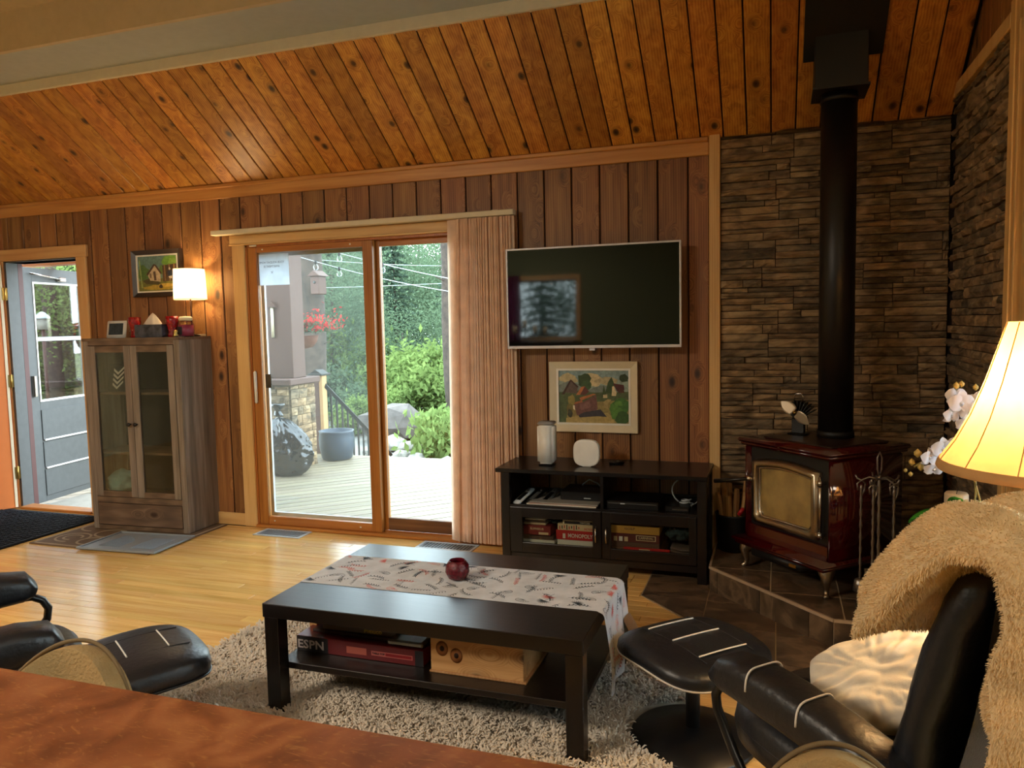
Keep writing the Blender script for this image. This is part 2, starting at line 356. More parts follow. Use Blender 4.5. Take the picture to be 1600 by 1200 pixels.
# ---- wall_far (y = 0 is the face of its boards)
OPEN = [(-5.85, -5.10, 0, 2.0), (-3.545, -1.73, 0, 2.02)]
mb = MB(); zt = 2.75
for x0, x1, z0, z1 in [(-7.0, -5.85, 0, zt), (-5.85, -5.10, 2.0, zt), (-5.10, -3.545, 0, zt), (-3.545, -1.73, 2.02, zt), (-1.73, 3.0, 0, zt)]:
    mb.box(x0, x1, .012, .085 if x1 < -5.8 else .16, z0, z1)
wall_far = struct('wall_far', mb, M['dark_seam'])
PW = .172; x = -.479 - PW*38; pc = {}
for k in range(60):
    x0 = -.479 + PW*(k-38)
    if x0 + PW > -.36: break
    rng = random.Random(k); j0 = .0; w0 = PW-.008
    spans = [(0, 2.40)]
    for a, b, z0, z1 in OPEN:
        if x0 + w0 > a+.002 and x0 < b-.002: spans = [(z1+.03, 2.40)]
    # boards beside an opening are cut to its edge behind the casing
    xa, xb = x0, x0+w0
    for a, b, z0, z1 in OPEN:
        if x0 < a < x0+w0:
            o = link('wall_board', MB().cbox(0, a-.02-x0, 0, .0125, 0, 2.40, .004).mesh('wall_board', M['panel']), wall_far, (x0, 0, 0))
        if x0 < b < x0+w0:
            o = link('wall_board', MB().cbox(0, x0+w0-b-.02, 0, .0125, 0, 2.40, .004).mesh('wall_board', M['panel']), wall_far, (b+.02, 0, 0))
    for a, b in spans:
        key = round(b-a, 3)
        if key not in pc: pc[key] = plank_mesh('wall_board', b-a, w0, .0125, M['panel'])
        link('wall_board', pc[key], wall_far, (x0, rng.uniform(-.0015, .0015), a))
# last narrow board before the stone trim
link('wall_board', MB().cbox(0, .112, 0, .0125, 0, 2.40, .004).mesh('wall_board', M['panel']), wall_far, (-.479, 0, 0))
# ---- crown moulding and trims
struct('trim_1', MB().cbox(-6.9, -.365, -.018, 0, 2.352, 2.43, .004).cbox(-6.9, -.365, -.034, -.0, 2.425, 2.452, .006), M['moulding'])
struct('trim_2', MB().cbox(-.364, -.302, -.03, .012, 0, 2.462, .004), M['pine_z'])
struct('baseboard_far', MB().cbox(-6.9, -6.0, -.014, 0, 0, .09, .004).cbox(-4.99, -3.645, -.014, 0, 0, .09, .004).cbox(-1.62, -.365, -.014, 0, 0, .09, .004), M['pine_x'])
# ---- ceiling: sloping cedar boards, painted step, plaster
SL = .689; ang = math.atan(SL); LEN = .775/math.cos(ang)
mb = MB(); mb.add([(-7, .02, 2.455), (.9, .02, 2.455), (.9, -.78, 2.455+.8*SL+.01), (-7, -.78, 2.455+.8*SL+.01), (-7, .02, 2.6), (.9, .02, 2.6), (.9, -.78, 3.2), (-7, -.78, 3.2)],
      [(0, 3, 2, 1), (4, 5, 6, 7), (0, 1, 5, 4), (2, 3, 7, 6), (1, 2, 6, 5), (0, 4, 7, 3)])
mb.m = [0]*6
ceiling = struct('ceiling', mb, M['dark_seam'])
BW = .1262; cm = MB().cbox(0, BW-.007, 0, LEN, 0, .012, .004).mesh('ceiling_board', M['cedar'])
x = -.0288+BW*6.9
for k in range(63):
    x0 = -.0288 + BW*(6-k)
    if x0+BW > .86: continue
    if x0 < -7.0: break
    o = link('ceiling_board', cm, ceiling, (x0, 0, 2.45), (PI-ang, 0, 0))
    o.rotation_euler = (-ang, 0, 0); o.scale = (1, -1, -1); o.location = (x0, .0, 2.452+random.Random(k).uniform(-.001, .001))
# painted fascia, soffit and the plaster ceiling beyond
struct('trim_3', MB().cbox(-7, 3.0, -.80, -.765, 2.975, 3.05, .003), M['cream_paint'])
mb = MB(); mb.box(-7, 3.0, -1.20, -.765, 3.036, 3.1)
struct('ceiling_soffit', mb, M['daylit_soffit'])
mb = MB(); mb.box(-7, 3.0, -1.23, -1.20, 3.036, 3.26); mb.box(-7, 3.0, -7.0, -1.18, 3.25, 3.32)
struct('ceiling_plaster', mb, M['plaster'])
# ---- floor and its strips
floor = struct('floor', MB().box(-7, 3.0, -7, .16, -.12, -.009), M['dark_seam'])
FW = .066; nfl = 0; fm = {}
rest = MB()
for r in range(46):
    y0 = -.02 - FW*(r+1); rng = random.Random(100+r); x = -6.9 + rng.uniform(-1.2, 0)
    lim = .9 if y0 < -1.0 else -.3
    while x < lim:
        L = rng.choice((.9, 1.1, 1.3, 1.5, 1.7)); x1 = min(x+L, lim); xa = max(x, -6.99)
        if x1-xa > .05:
            # strips the camera can see lie in a wedge that opens away from it
            vis = (xa < -.25 or y0 > -1.8) and x1 > -1.45*(y0+4.56)-.4 and y0 > -3.0
            if vis and nfl < 298:
                key = round(x1-xa, 2)
                if key not in fm: fm[key] = MB().cbox(0, x1-xa-.0015, 0, FW-.0012, -.009, 0, .0012).mesh('floor_strip', M['maple'])
                link('floor_strip', fm[key], floor, (xa, y0, rng.uniform(-.0004, 0))); nfl += 1
            else: rest.cbox(xa, x1-.0015, y0, y0+FW-.0012, -.009, 0, .0012)
        x += L
rest.box(-7, -.02-FW*0, -7, -.02-FW*46, -.009, 0)
rest.box(-.02, 3, -7, -.02-FW*46, -.009, 0); rest.box(.9, 3, -.02-FW*46, -1.6, -.009, 0)
obj('floor_strips', rest, M['maple'], floor, kind='stuff')
print('floor strips', nfl)
# ---- right wall: stone to 2.46 then boards, ends at y=-1.6
mb = MB(); mb.box(.88, .99, -1.6, .012, 0, 3.25)
wall_right = struct('wall_right', mb, M['dark_seam'])
for k in range(10):
    y0 = -.16-.165*k+.165; 
    za = 2.55 if y0 > -1.02-.16 else 0
    o = link('wall_board', MB().cbox(0, .014, -.161, 0, za, 3.25 if y0 < -.7 else 2.45+SL*(-y0+.19), .0025).mesh('wall_board', M['panel']), wall_right, (.866, y0-.005, 0))
struct('trim_4', MB().cbox(.832, .87, -1.165, -1.10, 0, 2.60, .004).cbox(.832, .87, -1.10, -.0, 2.505, 2.565, .004), M['pine_z'])
struct('trim_7', MB().cbox(.860, .999, -1.615, -1.60, 0, 3.24, .002), M['pine_z'])
struct('trim_5', MB().cbox(.845, .866, -1.36, -1.275, 0, 2.14, .004).cbox(.845, .866, -1.6, -1.275, 2.14, 2.22, .004).cbox(.836, .866, -1.215, -1.19, 0, 2.5, .003), M['pine_z'])
# ---- ledgestone on both walls
def stone_mesh(seed):
    rng = random.Random(seed); bm = bmesh.new(); n, k = 4, 2
    P = [[None]*(k+1) for _ in range(n+1)]
    for i in range(n+1):
        for j in range(k+1):
            e = (i in (0, n)) or (j in (0, k))
            d = rng.uniform(.55, .8) if e else rng.uniform(.8, 1.15)
            P[i][j] = bm.verts.new((i/n+(0 if i in (0, n) else rng.uniform(-.04, .04)), -d, j/k+(0 if j in (0, k) else rng.uniform(-.1, .1))))
    for i in range(n):
        for j in range(k): bm.faces.new((P[i][j], P[i+1][j], P[i+1][j+1], P[i][j+1]))
    B = {}
    def back(i, j):
        if (i, j) not in B: B[(i, j)] = bm.verts.new((i/n, 0, j/k))
        return B[(i, j)]
    ring = [(i, 0) for i in range(n)]+[(n, j) for j in range(k)]+[(i, k) for i in range(n, 0, -1)]+[(0, j) for j in range(k, 0, -1)]
    for a, b in zip(ring, ring[1:]+ring[:1]): bm.faces.new((P[a[0]][a[1]], back(*a), back(*b), P[b[0]][b[1]]))
    bmesh.ops.recalc_face_normals(bm, faces=bm.faces[:]); me = bpy.data.meshes.new('stone'); bm.to_mesh(me); bm.free(); me.materials.append(M['ledge']); return me
STONES = [stone_mesh(i) for i in range(14)]
def clad(parent, a0, a1, zmax, place, seed, zlow):
    rng = random.Random(seed); z = .0; n = 0; low = MB()
    # panels of stone 0.15 high, each cut into thin courses
    while z < zmax-.01:
        H = min(rng.choice((.11, .13, .15)), zmax-z)
        a = a0 - rng.uniform(0, .2)
        while a < a1:
            W = rng.uniform(.34, .6); b0, b1 = max(a, a0), min(a+W, a1)
            if b1-b0 < .06: b1 = min(a1, b1)
            nr = rng.choice((3, 3, 4)) if H > .12 else 3; hs = [rng.uniform(.7, 1.4) for _ in range(nr)]; s = sum(hs); zz = z
            for h in hs:
                h = h/s*H; c = b0
                while c < b1-.004:
                    l = rng.uniform(.12, .42); 
                    if b1-c-l < .07: l = b1-c
                    d = rng.choice((.022, .03, .036, .044, .05)); me = rng.choice(STONES)
                    loc, rz = place(c+.0015, zz+.0015)
                    if zz >= zlow and n < 300 and l > .02:
                        o = link('stone', me, parent, loc, (0, 0, rz), (l-.004, d, h-.004)); n += 1
                    elif l > .02:
                        Mx = Matrix.Translation(loc) @ Matrix.Rotation(rz, 4, 'Z') @ Matrix.Diagonal((l-.003, d, h-.003, 1))
                        low.add([v.co for v in me.vertices], [list(p.vertices) for p in me.polygons], 0, False, Mx)
                    c += l
                zz += h
            a += W
        z += H
    if low.v: obj('stone_courses', low, M['ledge'], parent, kind='stuff')
    return n
n1 = clad(wall_far, -.30, .846, 2.45, lambda a, z: ((a, .012, z), 0), 5, .75)
n2 = clad(wall_right, .02, 1.10, 2.505, lambda a, z: ((.88, -a, z), -PI/2), 9, .95)
print('stones', n1, n2)
# ---- the rest of the room shell
struct('wall_left', MB().box(-7.15, -7.0, -7, .16, 0, 3.3), M['wall_paint'])
mb = MB(); WX0, WX1, WZ0, WZ1 = -3.98, -2.84, 1.2, 2.05
mb.box(-7, WX0, -7.15, -7.0, 0, 3.3); mb.box(WX0, WX1, -7.15, -7.0, 0, WZ0); mb.box(WX0, WX1, -7.15, -7.0, WZ1, 3.3); mb.box(WX1, 3.0, -7.15, -7.0, 0, 3.3)
wall_near = struct('wall_near', mb, M['green_paint'])
w1 = struct('window_1', MB().frame(WX0-.06, WX1+.06, WZ0-.06, WZ1+.09, .07, -7.06, -6.97), M['pine_x'])
obj('window_pane', MB().box(WX0, WX1, -7.08, -7.075, WZ0, WZ1), M['glass'], w1)
mb = MB(); mb.box(3.0, 3.15, -7, -4.0, 0, 3.3); mb.box(3.0, 3.15, -4.0, -1.9, 0, .7); mb.box(3.0, 3.15, -4.0, -1.9, 2.3, 3.3); mb.box(3.0, 3.15, -1.9, -1.45, 0, 3.3)
struct('wall_east', mb, M['green_paint']); bpy.data.objects['wall_east'].name = 'wall_right_outer'
w2 = struct('window_2', MB().box(3.0, 3.06, -4.0, -3.94, .7, 2.3).box(3.0, 3.06, -1.96, -1.9, .7, 2.3).box(3.0, 3.06, -4, -1.9, .7, .76).box(3.0, 3.06, -4, -1.9, 2.24, 2.3).box(3.0, 3.06, -2.98, -2.92, .76, 2.24), M['pine_x'])
obj('window_pane', MB().box(3.03, 3.035, -3.94, -1.96, .76, 2.24), M['glass'], w2)
struct('wall_return', MB().box(.99, 3.0, -1.6, -1.45, 0, 3.3), M['green_paint']); bpy.data.objects['wall_return'].name = 'wall_right_return'

# ================================================================== sliding door
mb = MB(); mb.box(-3.545, -3.525, -.01, .16, .02, 2.02); mb.box(-1.75, -1.73, -.01, .16, .02, 2.02); mb.box(-3.545, -1.73, -.01, .16, 2.0, 2.02)
door_3 = struct('door_3', mb, M['sash_z'])
def part(name, mb, mat, parent=door_3, **k): return obj(name, mb, mat, parent, **k)
part('casing', MB().cbox(-3.645, -3.54, -.022, 0, 0, 2.02, .004), M['pine_z'])
part('casing', MB().cbox(-1.735, -1.63, -.022, 0, 0, 2.02, .004), M['pine_z'])
part('head_casing', MB().cbox(-3.66, -1.62, -.026, 0, 2.02, 2.088, .004).cbox(-3.66, -1.62, -.034, 0, 2.015, 2.028, .003), M['pine_x'])
part('threshold', MB().cbox(-3.545, -1.73, -.035, .16, 0, .022, .005).box(-3.545, -1.73, .028, .034, .022, .034), M['sash_x'])
def sash(x0, x1, y0, y1, z0, z1, st, rt, rb, lowmat):
    s = part('sash', MB().cbox(x0, x0+st, y0, y1, z0, z1, .004).cbox(x1-st, x1, y0, y1, z0, z1, .004), M['sash_z'])
    obj('top_rail', MB().cbox(x0+st, x1-st, y0+.002, y1-.002, z1-rt, z1, .003), M['sash_x'], s)
    obj('bottom_rail', MB().cbox(x0+st, x1-st, y0+.002, y1-.002, z0, z0+rb, .003), lowmat, s)
    obj('pane', MB().box(x0+st, x1-st, (y0+y1)/2-.003, (y0+y1)/2+.003, z0+rb, z1-rt), M['glass'], s)
    return s
worn = wood('worn_dark_rail', ('3a2010', '7a5028', 'a8794a'), 'x', .6)
s1 = sash(-3.525, -2.535, -.006, .034, .022, 2.0, .075, .04, .058, M['sash_x'])
s2 = sash(-2.60, -1.75, .045, .085, .03, 2.0, .09, .04, .085, worn)
obj('pull_handle', MB().rbox(-3.508, -3.488, -.03, -.006, .90, 1.13, .006), M['white'], s1, label='white pull handle')
for xx in (-3.40, -2.70):
    for zz in (.05, 1.98): obj('screw_cap', MB().lathe([(.0, -.003), (.006, -.002), (.006, 0)], n=10, M=Matrix.Translation((xx, -.006, zz)) @ Matrix.Rotation(PI/2, 4, 'X')), M['white'], s1)
obj('latch', MB().rbox(-3.50, -3.44, -.022, -.008, 2.002, 2.014, .004), M['white'], door_3, label='white latch')
sf = part('screen_frame', MB().frame(-3.53, -2.56, .035, 1.99, .05, .105, .125), M['alu'], label='white metal screen frame')
obj('screen_mesh', MB().box(-3.48, -2.61, .114, .1145, .085, 1.94), M['mesh'], sf, label='grey insect screen')
obj('screen_latch', MB().cbox(-3.50, -3.45, .095, .105, 1.0, 1.1, .003), M['black'], sf)
# notice taped to the glass, read from outside
nt = obj('paper_notice', MB().box(-3.485, -3.205, .020, .0206, 1.732, 1.948), cloth('notice_paper', 'e8eef6', .6, 0)); tag(nt, 'white paper notice taped inside the top of the sliding door glass', 'paper')
gy = plain('faded_ink', '6a7480', .8)
for s, z, sz in (('YOUR HOLIDAY HOME', 1.89, .022), ('APARTMENT IS', 1.862, .022), ("'A'", 1.82, .024)):
    text('lettering', s, sz, gy, nt, FRONT(-3.345, .0196, z), .0003, True, .9)

# ---- vertical blind and its head rail
br = thing('vertical_blind', 'cream vertical blind stacked at the right of the sliding door', 'blind', (-1.75, -.06, 2.1))
br.location = (0, 0, 0)
obj('head_rail', MB().cbox(-3.765, -1.515, -.09, -.03, 2.088, 2.122, .004), M['cream_paint'], br)
for k, xx in enumerate((-3.3, -2.5, -1.65)): obj('bracket', MB().box(xx-.02, xx+.02, -.05, 0, 2.122, 2.13), M['cream_paint'], br)
NV = 27
for k in range(NV):
    t = k/(NV-1); x = -1.925+.375*t; rng = random.Random(k)
    a = math.radians(50+rng.uniform(-9, 9)) if k > 1 and k < NV-1 else math.radians((14, 30, 30)[min(k, 2)])
    tw = rng.uniform(-.15, .15); lean = rng.uniform(-.012, .012)-(.06*(1-t)*.6 if True else 0)
    def fn(u, v, a=a, tw=tw, x=x, lean=lean):
        z = 2.083-u*2.055; s = (v-.5)*.089; bow = .006*(1-(2*v-1)**2); aa = a+tw*u
        return (x+s*math.cos(aa)-bow*math.sin(aa)+lean*u*(0 if t > .8 else 1), -.062-s*math.sin(aa)*.9-bow*math.cos(aa), z)
    mbv = MB().grid(fn, 10, 6)
    o = obj('vane', mbv, M['vane'], br)
# ================================================================== front door (left)
mb = MB(); mb.box(-5.87, -5.848, -.01, .09, 0, 2.02); mb.box(-5.10, -5.08, -.01, .17, 0, 2.02); mb.box(-5.87, -5.08, -.01, .17, 2.0, 2.02)
door_1 = struct('door_1', mb, M['storm_grey'])
obj('casing', MB().cbox(-5.10, -5.0, -.022, 0, 0, 2.01, .004), M['pine_z'], door_1)
obj('casing', MB().cbox(-5.96, -5.87, -.022, 0, 0, 2.01, .004), M['pine_z'], door_1)
obj('head_casing', MB().cbox(-6.02, -4.985, -.028, 0, 2.01, 2.10, .004), M['pine_x'], door_1)
obj('threshold', MB().cbox(-5.85, -5.10, -.04, .08, 0, .02, .005), M['sash_x'], door_1)
# open leaf, hinged on the left jamb, swung into the room
lf = obj('leaf', MB().cbox(0, .04, -.82, 0, .015, 1.99, .004), M['red_paint'], door_1, loc=(-5.893, -.03, 0), rot=(0, 0, math.radians(-21)))
lf.rotation_euler = (0, 0, math.radians(-22))
for z0, z1 in ((.2, .85), (1.0, 1.8)):
    for y0, y1 in ((-.37, -.11), (-.71, -.45)):
        obj('panel', MB().prism([(y0, z0), (y1, z0), (y1, z1), (y0, z1)], .04, .044, 'x').cbox(.041, .052, y0+.035, y1-.035, z0+.035, z1-.035, .008), M['red_paint'], lf)
for z in (.3, 1.05, 1.75): obj('hinge', MB().box(.038, .046, -.008, .03, z-.05, z+.05).tube([(.045, .012, z-.055), (.045, .012, z+.055)], .007, 8), M['brass'], lf)
obj('edge_strip', MB().box(.0405, .044, -.022, -.002, .02, 1.98), M['cream_paint'], lf)
# outer storm door, open outwards
st = struct('door_2', MB().box(-5.10, -5.04, .16, .2, 0, 2.06).box(-5.99, -5.04, .16, .2, 2.02, 2.06), M['storm_grey'])
obj('edge_post', MB().box(-5.905, -5.852, .095, .135, 0, 2.03), M['rust'], st, label='dark red post')
lv = obj('leaf', MB().box(0, .10, 0, .04, 0, 2.02).box(.70, .80, 0, .04, 0, 2.02).box(.1, .7, 0, .04, 1.9, 2.02).box(.1, .7, 0, .04, 0, .88).box(.1, .7, .004, .036, 1.39, 1.43), M['storm_grey'], st, loc=(-5.985, .235, -.03), rot=(0, 0, math.radians(100)), bevel=.002)
obj('pane', MB().box(.1, .7, .017, .022, .88, 1.39).box(.1, .7, .017, .022, 1.43, 1.9), M['glass'], lv)
obj('glazing_bead', MB().frame(.1, .7, .87, 1.9, .014, -.006, .046).box(.114, .686, -.006, .046, 1.395, 1.425), M['white'], lv, label='white glazing beads')
for z0, z1 in ((.05, .28), (.30, .52), (.54, .8)):
    obj('panel_board', MB().cbox(.1, .7, -.008, 0, z0, z1, .003), M['storm_grey'], lv)
for z in (.285, .53): obj('ledge_strip', MB().cbox(.11, .75, -.018, -.004, z, z+.014, .003), M['white'], lv, label='white strip')
obj('closer_arm', MB().tube([(.06, -.02, 1.97), (.2, -.06, 1.95), (.42, -.03, 1.93)], .008, 8).cbox(.38, .46, -.04, 0, 1.915, 1.95, .004), M['chrome'], lv)
obj('push_bar', MB().cbox(.02, .05, -.03, 0, .92, 1.1, .003), M['chrome'], lv)

# ================================================================== hearth
HZ = .13
hp = [(-.322, .012), (-.322, -.50), (.24, -1.09), (.88, -1.09), (.88, .012)]
hearth = thing('hearth', 'raised brown slate tiled corner hearth under the wood stove', 'hearth', (0, 0, 0))
def inset(poly, d):
    out = []; n = len(poly)
    for i in range(n):
        p0, p1, p2 = Vector(poly[i-1]), Vector(poly[i]), Vector(poly[(i+1) % n])
        e1 = (p1-p0).normalized(); e2 = (p2-p1).normalized(); n1 = Vector((-e1.y, e1.x)); n2 = Vector((-e2.y, e2.x))
        k = (n1+n2); k = k/max(.2, (1+n1.dot(n2))); out.append(tuple(p1+k*d))
    return out
core = inset(hp, .001)
obj('core', MB().prism(core, 0, HZ-.0015), M['grout'], hearth)
def clip(poly, subj):  # clip subj by convex ccw poly
    out = subj
    for i in range(len(poly)):
        a, b = poly[i], poly[(i+1) % len(poly)]; inp, out = out, []
        side = lambda p: (b[0]-a[0])*(p[1]-a[1])-(b[1]-a[1])*(p[0]-a[0])
        for j in range(len(inp)):
            p, q = inp[j-1], inp[j]; sp, sq = side(p), side(q)
            if (sp >= 0) != (sq >= 0):
                t = sp/(sp-sq); out.append((p[0]+(q[0]-p[0])*t, p[1]+(q[1]-p[1])*t))
            if sq >= 0: out.append(q)
        if not out: return []
    return out
def shrink(poly, d):
    c = (sum(p[0] for p in poly)/len(poly), sum(p[1] for p in poly)/len(poly)); return poly if d == 0 else inset(poly, d)
def area2(p): return abs(sum(p[i-1][0]*p[i][1]-p[i][0]*p[i-1][1] for i in range(len(p))))/2
def tiles(parent, poly, z0, z1, T, org, rot, name='tile', gap=.0038, mat='tile'):
    c, s = math.cos(rot), math.sin(rot)
    for i in range(-14, 15):
        for j in range(-14, 15):
            q = [(org[0]+(a*c-b*s), org[1]+(a*s+b*c)) for a, b in ((i*T, j*T), ((i+1)*T, j*T), ((i+1)*T, (j+1)*T), (i*T, (j+1)*T))]
            r = clip(poly, q)
            if len(r) > 2 and area2(r) > .002:
                r2_ = inset(r, gap)
                if area2(r2_) < area2(r): obj(name, MB().prism(r2_, z0, z1), M[mat], parent)
tiles(hearth, inset(hp, .002), HZ-.008, HZ, .305, (-.02, -.5), 0)
# riser tiles
fa, fb = Vector((-.322, -.50)), Vector((.24, -1.09)); fd = (fb-fa).normalized(); fl = (fb-fa).length; ra = math.atan2(fd.y, fd.x)
c = [0, .06, .37, .68, fl]
for a, b in zip(c, c[1:]):
    obj('riser_tile', MB().box(a+.002, b-.002, -.004, .006, .002, HZ-.012), M['tile'], hearth, loc=(fa.x, fa.y, 0), rot=(0, 0, ra))
for a, b in ((.24, .40), (.40, .70)): obj('riser_tile', MB().box(a+.002, b-.002, -1.094, -1.084, .002, HZ-.012), M['tile'], hearth)
obj('riser_tile', MB().box(-.326, -.316, -.498, -.01, .002, HZ-.012), M['tile'], hearth)
obj('edge_trim', MB().box(-.003, fl+.002, -.007, .005, HZ-.011, HZ+.002, M=Matrix.Translation((fa.x, fa.y, 0)) @ Matrix.Rotation(ra, 4, 'Z')).box(.24, .88, -1.097, -1.085, HZ-.011, HZ+.002).box(-.329, -.318, -.50, 0, HZ-.011, HZ+.002), M['edge'], hearth, label='metal edge strip')
# floor level tile pad
pad = thing('tile_pad', 'floor level slate tiles in front of the raised hearth', 'tiles', (0, 0, 0))
pp = [(-.325, -.02), (-.655, -.27), (-.655, -.67), (.20, -1.56), (.88, -1.56), (.88, -1.10), (.23, -1.10), (-.325, -.505)]
ppc = [(-.655, -.05), (-.655, -.67), (.20, -1.56), (.88, -1.56), (.88, -.05)]
for Q in ([(-.66, -.05), (-.66, -.67), (-.33, -.505), (-.33, -.05)], [(-.66, -.672), (.20, -1.568), (.236, -1.10), (-.33, -.505)], [(.20, -1.568), (.86, -1.568), (.86, -1.10), (.236, -1.10)]): obj('grout_bed', MB().prism(Q, .0, .004), M['grout'], pad)
for Q in ([(-.655, -.05), (-.655, -.67), (-.33, -.505), (-.33, -.05)], [(-.655, -.67), (.20, -1.56), (.236, -1.10), (-.33, -.505)], [(.20, -1.56), (.86, -1.56), (.86, -1.10), (.236, -1.10)]): tiles(pad, Q, .003, .007, .33, (-.655, -.67), 0, gap=.0028)
# ================================================================== outdoors
DZ = -.07
deck = struct('deck', MB().box(-9.5, -1.0, .17, 3.2, DZ-.3, DZ-.03), M['dark_seam'])
rect = [(-9.4, .17), (-1.0, .17), (-1.0, 3.22), (-9.4, 3.22)]
u = (math.cos(PI/4), math.sin(PI/4)); nn = (-u[1], u[0])
for k in range(-26, 34):
    d0 = k*.143; d1 = d0+.131; c0 = (-5.2, 1.7)
    q = [(c0[0]+u[0]*s+nn[0]*d, c0[1]+u[1]*s+nn[1]*d) for s, d in ((-7, d0), (7, d0), (7, d1), (-7, d1))]
    r = clip(rect, q)
    if len(r) > 2 and area2(r) > .01:
        # local frame along the board so the grain follows it
        L = [((p[0]-c0[0])*u[0]+(p[1]-c0[1])*u[1], (p[0]-c0[0])*nn[0]+(p[1]-c0[1])*nn[1]) for p in r]
        obj('deck_board', MB().prism(L, DZ-.03, DZ), M['deck'], deck, loc=(c0[0], c0[1], 0), rot=(0, 0, PI/4))
def ground_z(x, y): return -.45-.01*max(0, y-8)
mb = MB(); mb.grid(lambda a, b: (-60+90*a, 3.2+70*b, -.5+.35*math.sin(a*31)*math.sin(b*17)*min(1, b*3)+.0*b), 60, 40)
struct('ground', mb, M['soil'])
mb = MB(); mb.grid(lambda a, b: (-8.5+9*a-3*b+.3*math.sin(b*9), 3.25+9.5*b, -.44+.008*random.random()), 14, 40)
struct('gravel_path', mb, M['gravel'])
struct('ground_near', MB().box(-20, 12, -25, -7.2, -.6, -.5), M['soil'])
def rock(name, loc, s, seed, label, mat='stonegrey', group=None):
    bm = bmesh.new(); bmesh.ops.create_icosphere(bm, subdivisions=2, radius=1); rng = random.Random(seed)
    for v in bm.verts: v.co *= rng.uniform(.82, 1.12); v.co.z = max(v.co.z, -.55)
    me = bpy.data.meshes.new(name); bm.to_mesh(me); bm.free(); me.materials.append(M[mat])
    o = link(name, me, None, loc, (0, 0, rng.uniform(0, 6)), s); tag(o, label, 'rock', group); return o
M['palestone'] = plain('pale_rock', '807c74', .9, var=.3, vs=9, bmp=.8, bs=20)
rock('boulder', (-5.95, 6.6, -.2), (.55, .4, .38), 3, 'large grey boulder beyond the deck in the garden', 'stonegrey')
rk = [(-5.45, 5.0, .14), (-5.2, 4.7, .1), (-5.05, 5.5, .16), (-4.9, 4.9, .12), (-4.55, 4.6, .13), (-4.2, 4.9, .11), (-4.0, 4.4, .14), (-5.4, 5.6, .2), (-4.75, 5.2, .09), (-4.6, 4.2, .1)]
for i, (x, y, s) in enumerate(rk): rock('garden_rock', (x, y, -.42+s*.4), (s*1.3, s, s*.7), 20+i, 'small pale rock edging the garden bed past the deck', 'palestone', 'small pale rocks edging the bed')
# foliage clouds
def leaves(n, fn, size, seed, flat=.5):
    rng = np.random.RandomState(seed); P = fn(rng, n)
    a = rng.normal(size=(n, 3)); a[:, 2] *= flat; a /= np.linalg.norm(a, axis=1)[:, None]; b = np.cross(a, rng.normal(size=(n, 3))); b /= np.linalg.norm(b, axis=1)[:, None]
    s = size*rng.uniform(.5, 1.3, (n, 1)); V = np.stack([P-a*s, P+b*s*.45, P+a*s, P-b*s*.45], 1).reshape(-1, 3); F = np.arange(4*n).reshape(n, 4); return V, F
def conifer(rng, n, H=9, R=1.9, base=.12):
    h = rng.uniform(0, 1, n)**1.15; lay = np.floor(h*22)/22+rng.normal(0, .006, n); az = rng.uniform(0, 2*PI, n)
    az = az+.0; r = R*(1-lay)*np.sqrt(rng.uniform(.02, 1, n))*(.75+.35*np.sin(az*7+lay*60)); z = H*(base+(1-base)*lay)-r*.22
    return np.stack([r*np.cos(az), r*np.sin(az), z], 1)
def broad(rng, n, H=7, R=2.0, z0=2.2):
    nc = 26; C = rng.normal(size=(nc, 3)); C /= np.linalg.norm(C, axis=1)[:, None]; C *= rng.uniform(.4, 1, (nc, 1)); C = C*np.array([R, R, (H-z0)/2])+np.array([0, 0, (H+z0)/2])
    k = rng.randint(0, nc, n); return C[k]+rng.normal(size=(n, 3))*R*.24
def shrubf(rng, n, R=.8, H=1.2):
    nc = 16; C = rng.uniform(-1, 1, (nc, 3)); C[:, 2] = rng.uniform(.25, .85, nc); C[:, :2] *= R*.7*(1.1-C[:, 2:3]*.5); C[:, 2] *= H
    k = rng.randint(0, nc, n); return C[k]+rng.normal(size=(n, 3))*np.array([R*.2, R*.2, H*.13])
def trunk_mesh(H, r0, r1, seed, lean=0):
    rng = random.Random(seed); pts = [(lean*t*H+rng.uniform(-.03, .03), rng.uniform(-.03, .03), t*H) for t in [i/8 for i in range(9)]]
    return MB().tube(pts, [r0+(r1-r0)*i/8 for i in range(9)], 10).mesh('trunk', M['bark'])
KINDS = {}
for nme, n, fn, sz, mat, flat in (('c1', 15000, lambda r, n: conifer(r, n, 9.5, 2.6), .085, 'leaf_dark', .35), ('c2', 13000, lambda r, n: conifer(r, n, 7.0, 2.2, .05), .075, 'leaf_mid', .35),
                                 ('b1', 14000, lambda r, n: broad(r, n, 8, 2.9, 1.2), .08, 'leaf_mid', 1), ('b2', 14000, lambda r, n: broad(r, n, 6.5, 2.7, .6), .08, 'leaf_bright', 1)):
    V, F = leaves(n, fn, sz, len(nme)+n, flat); KINDS[nme] = raw('foliage', V, F, M[mat])
TR = {'c1': trunk_mesh(8.8, .15, .03, 1), 'c2': trunk_mesh(6.4, .1, .02, 2), 'b1': trunk_mesh(6, .13, .05, 3, .04), 'b2': trunk_mesh(5, .09, .04, 4, -.03)}
SP = []; rng = random.Random(11)
for row, y in enumerate((10.5, 13, 16, 19.5, 24, 30)):
    a = -.40-.02*row
    step = (.10, .095, .09, .085, .08, .08)[row]
    while a > -.86:
        SP.append((a*(y+4.56)+rng.uniform(-.3, .3), y+rng.uniform(-.8, .8), row)); a -= step*rng.uniform(.8, 1.2)
for y in (9.5, 12.5, 17):
    for a in (-1.02, -1.09, -1.16, -1.23, -1.30, -1.37): SP.append((a*(y+4.56), y+rng.uniform(-.6, .6), 7))
